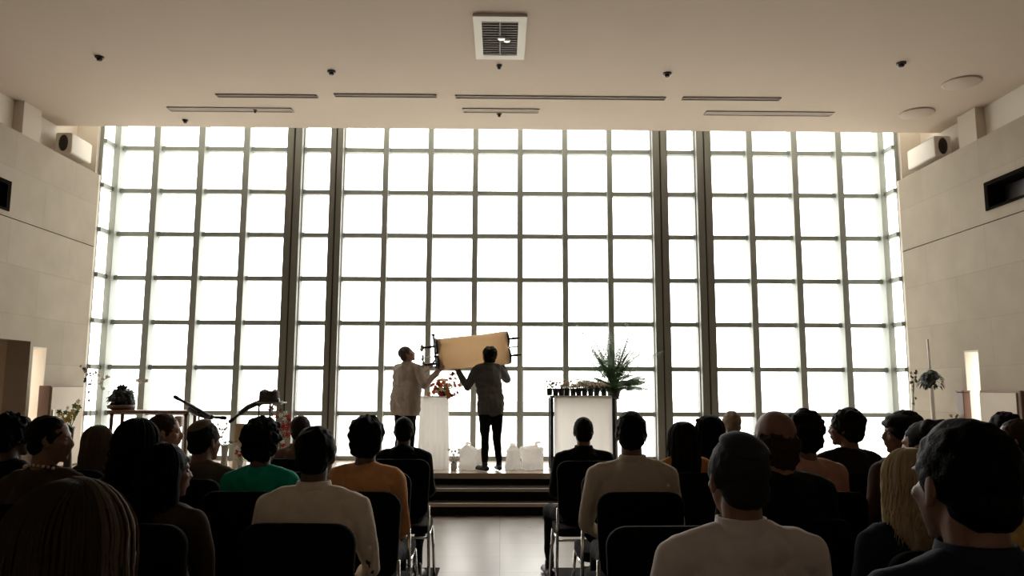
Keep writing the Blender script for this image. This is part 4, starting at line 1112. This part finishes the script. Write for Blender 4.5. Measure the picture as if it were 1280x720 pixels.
# ---- left of the stage: console with bush and orchid, microphones, orchids
YK = 10.55
xa, xb = P_(133, 515, YK).x, P_(236, 515, YK).x; zt = P_(185, 513, YK).z
cn = tag(empty('console_table', ((xa + xb) / 2, YK + .2, ZS)), 'long thin brown console table in front of the left glazing', 'table')
hw = (xb - xa) / 2; H_ = zt - ZS
MB().add(rbox((-hw, -.2, H_ - .045), (hw, .2, H_), .02)).build('tabletop', WOODM, cn)
for sx in (-1, 1):
    for sy in (-1, 1): MB().add(tube([(sx * (hw - .05), sy * .15, H_ - .045), (sx * (hw - .04), sy * .15, 0)], [.025, .018], 10)).build('leg', WOODD, cn, True)
bp = P_(149, 515, YK + .15)
bs = tag(empty('potted_bush', (bp.x, YK + .2, zt)), 'dark leafy bush in a brown bowl on the left end of the console table', 'plant')
vase(bs, [(.12, 0), (.17, .02), (.18, .06), (.16, .07)], WOODD, 'bowl')
rnd = random.Random(8); m = MB(); m.add(displace(remesh([ellipsoid((0, 0, .17), (.145, .12, .13))], .012, 1), .05, 14, 2))
for i in range(170):
    a_ = rnd.random() * 6.28; z = rnd.uniform(-.9, 1); r = math.sqrt(1 - z * z); c = V((.14 * r * math.cos(a_), .12 * r * math.sin(a_), .17 + .13 * z)); m.add(leaf(c, c - V((0, 0, .17)), rnd.uniform(.04, .075), .045, .3))
m.build('foliage', DARKLEAF, bs)
oc = tag(empty('white_orchid', (bp.x + .08, YK + .3, zt)), 'thin arching white orchid stems rising behind the dark bush', 'flowers')
vase(oc, [(.05, 0), (.06, .01), (.055, .12), (.06, .13)], CERAM, 'pot')
q = lambda x, y: P_(x, y, YK + .3) - oc.location
m = MB(); m.add(tube([(0, 0, .1), q(149, 490), q(148.5, 478), q(150, 471)], .006, 6)); m.add(tube([q(150, 471), q(160, 470), q(166, 474), q(175, 476.5), q(183, 476)], .005, 6)); m.add(tube([q(150, 471), q(140, 470), q(133, 473), q(126, 477), q(127, 487)], .005, 6)); m.build('stem', mat('stem_pale', (.25, .22, .16), .6), oc, True)
for k, (x, y) in enumerate(((172, 475.5), (176, 477.5), (183, 476), (134, 471), (128, 474), (126, 479), (129, 486), (120, 466), (124, 469))):
    petal_flower(q(x, y), .030, (0, -1, .2), 5, k).build('blossom', F_WHITE if k != 2 else F_PINK, oc, True)
sp_ = P_(222, 527, YK + .5)
o = tag(empty('stage_monitor', (sp_.x, YK + .55, ZS)), 'small grey box on a pole behind the right end of the console table', 'speaker')
z0 = P_(222, 534, YK + .5).z - ZS; z1 = P_(222, 520, YK + .5).z - ZS
MB().add(rbox((-.05, -.05, z0), (.05, .05, z1), .01)).build('cabinet', mat('monitor_grey', (.30, .25, .22), .6, .08, 30), o, True); MB().add(cyl((0, 0, 0), (0, 0, z0), .012)).add(lathe([(.12, 0), (.12, .01), (.02, .02)])).build('pole', BLACKM, o, True)

def mic_stand(px, py, Y, pts, label, thick=.022, head=True):
    """pts: boom pixels from the rear end to the microphone end"""
    b = P_(px, py, Y); o = tag(empty('microphone_stand', (b.x, Y, ZS)), label, 'microphone stand')
    loc = V((b.x, Y, ZS)); top = b - loc
    MB().add(cyl((0, 0, .015), top, .011, .011, 12)).build('pole', BLACKM, o, True)
    MB().add(lathe([(.14, 0), (.14, .012), (.05, .022), (.014, .04)])).build('base', BLACKM, o, True)
    w_ = [P_(x, y, Y - .02) - loc for x, y in pts]
    MB().add(tube(w_, [thick * .6] * (len(w_) - 1) + [thick * .6], 10)).build('boom', BLACKM, o, True)
    MB().add(ellipsoid(top, (.035, .035, .035))).add(cyl(top - V((0, .04, 0)), top + V((0, .02, 0)), .02)).build('clutch', BLACKM, o, True)
    if head:
        d = (w_[-1] - w_[-2]).normalized(); e = w_[-1]
        mc = MB().add(cyl(e - d * .02, e + d * .12, .015, .022, 16)).add(capsule(e + d * .12, e + d * .16, .026, .026)).build('microphone', BLACKP, o, True)
    return o
mic_stand(249, 515, 10.3, [(262, 521), (249, 513), (232, 503.5)], 'black microphone stand with a straight boom pointing up to the left', .040)
mic_stand(258, 522, 10.38, [(236, 511), (250, 518), (262, 521), (266, 521.3)], 'black microphone stand with short thick boom, microphone pointing right', .060)
o = mic_stand(324, 505, 10.4, [(349, 501), (324, 503), (310, 509), (300, 517)], 'black microphone stand with long curved boom reaching down to the left', .058)
# dark hat-like bulk on a small desk
hp = P_(338, 503, 10.42); dk = tag(empty('music_stand', (hp.x, 10.42, ZS)), 'music stand with a flat grey desk beside the left wide column', 'music stand')
H_ = hp.z - ZS
MB().add(cyl((0, 0, .01), (0, 0, H_ - .01), .012)).build('pole', BLACKM, dk, True); MB().add(lathe([(.16, 0), (.16, .012), (.02, .03)])).build('base', BLACKM, dk, True)
MB().add(rbox((-.16, -.12, H_ - .012), (.19, .12, H_ + .006), .02)).build('desk', mat('desk_grey', (.16, .145, .125), .5, .05, 20), dk, True)
hb = P_(337, 494, 10.42); ht = tag(link('felt_hat', *displace(remesh([rbox((-.12, -.09, 0), (.12, .09, .14), .05), ellipsoid((-.06, 0, .13), (.06, .06, .035)), ellipsoid((.07, 0, .125), (.045, .06, .04)), ellipsoid((0, 0, .01), (.15, .12, .012))], .01, 2), .014, 14, 3), mat('felt_dark', (.045, .032, .028), .95, .15, 40, .2), None, True, (hb.x, 10.42, hp.z + .008)), 'dark crumpled felt hat lying on the music stand', 'hat')
# red and white orchid sprays, tan box
def orchid(px, py, Y, label, stems, cols, base='vase', seed=0, r=.026, potm=None):
    b = P_(px, 560, Y); o = tag(empty('orchid_vase', (b.x, Y, ZS)), label, 'flowers'); loc = V((b.x, Y, ZS)); zb = P_(px, py, Y).z - ZS
    vase(o, [(.05, 0), (.055, .01), (.035, zb * .5), (.05, zb * .95), (.055, zb), (.04, zb)], potm or GLASSV)
    m = MB(); rnd = random.Random(seed)
    for pts in stems:
        w_ = [V((0, 0, zb - .03))] + [P_(x, y, Y) - loc for x, y in pts]
        m.add(tube(w_, .004, 5))
        for k in range(1, len(w_)):
            for h in (0, .5):
                c = w_[k - 1].lerp(w_[k], 1 - h)
                if k == 1 and h: continue
                c = c + V((rnd.uniform(-.02, .02), rnd.uniform(-.03, .03), rnd.uniform(-.02, .02))); petal_flower(c, r * rnd.uniform(.8, 1.2), (rnd.uniform(-.4, .4), -1, .2), 5, k + seed).build('blossom', rnd.choice(cols), o, True)
    for i in range(5): a_ = rnd.random() * 6.28; m.add(leaf((0, 0, zb - .02), (math.cos(a_), math.sin(a_), .7), .16, .035, .5))
    m.build('stems', LEAF, o); return o
orchid(349, 560, 10.5, 'tall red and white orchid sprays between the green shirt and the left wide column', [[(352, 530), (352, 505), (345, 500), (339, 512), (340, 518)], [(356, 540), (357, 525), (352, 512)], [(355, 556), (354, 545), (351, 530)], [(348, 560), (346, 545), (347, 520)], [(358, 545), (362, 530), (359, 520)]], [F_RED, F_RED, F_WHITE, F_PINK], seed=4, r=.038)
orchid(301, 575, 10.35, 'low red and white flowers beside a tan box left of the green shirt', [[(297, 568), (295, 562)], [(301, 568), (301, 563)], [(304, 566), (306, 558)]], [F_RED, F_WHITE, F_PINK], seed=6, r=.045)
bx_ = P_(298, 540, 10.5); z0 = P_(298, 553, 10.5).z - ZS; z1 = P_(298, 531, 10.5).z - ZS
o = tag(empty('tan_box', (bx_.x, 10.6, ZS)), 'upright tan box on a slim pale post left of the green shirt', 'box')
MB().add(rbox((-.055, -.05, z0), (.055, .05, z1), .01)).build('body', mat('tan_card', (.45, .33, .19), .8, .08, 20), o); MB().add(rbox((-.06, -.055, z1 - .02), (.06, .055, z1 + .012), .008)).build('lid', MATS['tan_card'], o)
MB().add(rbox((-.08, -.03, 0), (-.058, .0, P_(291, 517, 10.6).z - ZS), .005)).build('post', mat('post_pale', (.5, .42, .34), .6), o); MB().box((-.07, -.07, 0), (.07, .07, z0)).build('plinth', MATS['post_pale'], o)
orchid(281, 556, 10.3, 'small dark budding twig right of the tan skullcap', [[(277, 545), (281, 536), (286, 531)], [(276, 538), (272, 532)], [(283, 552), (290, 553), (303, 551)]], [DARKLEAF, F_CREAM, DARKLEAF], seed=9, r=.018)
# left wall bouquet and orchids
orchid(86, 534, 10.2, 'yellow and cream bouquet against the pale cabinet on the left', [[(78, 522), (76, 513)], [(84, 520), (83, 510)], [(90, 518), (93, 507)], [(96, 516), (99, 501)], [(88, 525), (87, 515)], [(82, 524), (74, 517)], [(93, 524), (97, 512)]], [F_YEL, F_CREAM, F_CREAM, LEAF], seed=2, r=.034, potm=CERAM)
orchid(112, 540, 10.7, 'tall thin orchid with small dark pink blooms at the left end of the glazing', [[(112, 500), (110, 480), (106, 476), (107, 468), (104, 461), (101, 458)], [(114, 480), (113, 470), (118, 466)]], [F_PINK, DARKLEAF], seed=3, r=.022)
# right side
orchid(1140, 540, 10.6, 'tall thin orchid with small dark blooms at the right end of the glazing', [[(1143, 505), (1141, 488), (1143, 478), (1137, 480)], [(1142, 485), (1141, 472), (1137, 466)], [(1143, 475), (1146, 466), (1147, 464)]], [F_PINK, DARKLEAF, DARKLEAF], seed=13, r=.020)
wp = P_(1168, 540, 10.3); zw = P_(1168, 484, 10.3).z - ZS; zc_ = P_(1167, 461, 10.3).z - ZS; zcand = P_(1166, 424, 10.3).z - ZS
o = tag(empty('floral_stand', (wp.x, 10.3, ZS)), 'slim white column with dark drooping flower dome and tall white candle by the right wall', 'flowers')
MB().add(lathe([(.12, 0), (.12, .02), (.028, .04), (.024, zw), (.05, zw + .02)])).build('column', F_WHITE, o, True)
MB().add(cyl((0, 0, zc_), (-.012, 0, zcand), .016, .014, 14)).build('candle', F_WHITE, o, True)
m = MB(); rnd = random.Random(21)
for i in range(120):
    a_ = rnd.random() * 6.28; e = rnd.uniform(0, 1.5); d = V((math.cos(a_) * math.cos(e), math.sin(a_) * math.cos(e), math.sin(e))); c = V((0, 0, zw + .03)) + V((d.x * .12, d.y * .12, d.z * .18)); m.add(leaf(c, d + V((0, 0, -.2)), rnd.uniform(.05, .08), .035, 1.))
m.add(displace(remesh([ellipsoid((0, 0, zw + .10), (.11, .11, .12))], .012, 1), .03, 18, 2)); m.build('foliage', DARKLEAF, o)
for i, (x, z) in enumerate(((-.01, .06), (.02, .03), (-.05, .0), (.03, .08))): petal_flower((x, -.14, zw + z), .032, (0, -1, .2), 5, i).build('blossom', F_WHITE, o, True)
orchid(1191, 530, 10.1, 'tiny pink blossoms in a low vase by the right wall', [[(1190, 522), (1188, 519)], [(1194, 524), (1196, 520)]], [F_PINK], seed=17, r=.022)

pp = P_(653, 560, 11.0); zt = P_(653, 461, 11.0).z - ZS
o = tag(empty('slim_pole', (pp.x, 11.0, ZS)), 'slim grey pole standing on the stage just right of the dark grey shirted man', 'pole')
MB().add(cyl((0, 0, .01), (0, 0, zt), .012)).add(ellipsoid((0, 0, zt), (.016, .016, .016))).build('shaft', METALW, o, True)
MB().add(lathe([(.12, 0), (.12, .01), (.014, .025)])).build('base', METALW, o, True)
# ------------------------------------------------------------------ light
w = bpy.data.worlds.new('sky'); SC.world = w; w.use_nodes = True
nt = w.node_tree; bg = nt.nodes['Background']
tc = nt.nodes.new('ShaderNodeTexCoord'); sp = nt.nodes.new('ShaderNodeSeparateXYZ'); cr = nt.nodes.new('ShaderNodeValToRGB')
nt.links.new(tc.outputs['Generated'], sp.inputs[0]); nt.links.new(sp.outputs['Z'], cr.inputs[0])
cr.color_ramp.elements[0].position = .0; cr.color_ramp.elements[0].color = (.93, .90, .85, 1)
cr.color_ramp.elements[1].position = .6; cr.color_ramp.elements[1].color = (1, .97, .93, 1)
nt.links.new(cr.outputs[0], bg.inputs['Color']); bg.inputs['Strength'].default_value = SKY
def portal(name, loc, rot, sx, sy):
    l = bpy.data.lights.new(name, 'AREA'); l.shape = 'RECTANGLE'; l.size = sx; l.size_y = sy; l.cycles.is_portal = True
    o = bpy.data.objects.new(name, l); COL.objects.link(o); o.location = loc; o.rotation_euler = rot
portal('window_portal', (0, YW + .2, (ZS + ZTOP) / 2), (-PI / 2, 0, 0), 2 * W, ZTOP - ZS)
vs_ = SC.view_settings; SC.display_settings.display_device = 'sRGB'
vs_.view_transform = 'Standard'; vs_.look = 'None'; vs_.gamma = 1; vs_.use_curve_mapping = False; vs_.exposure = EXPO
cy = SC.cycles; cy.max_bounces = 8; cy.diffuse_bounces = 5; cy.glossy_bounces = 3; cy.transparent_max_bounces = 12; cy.sample_clamp_indirect = 6
cy.use_denoising = True; cy.caustics_reflective = False; cy.caustics_refractive = False
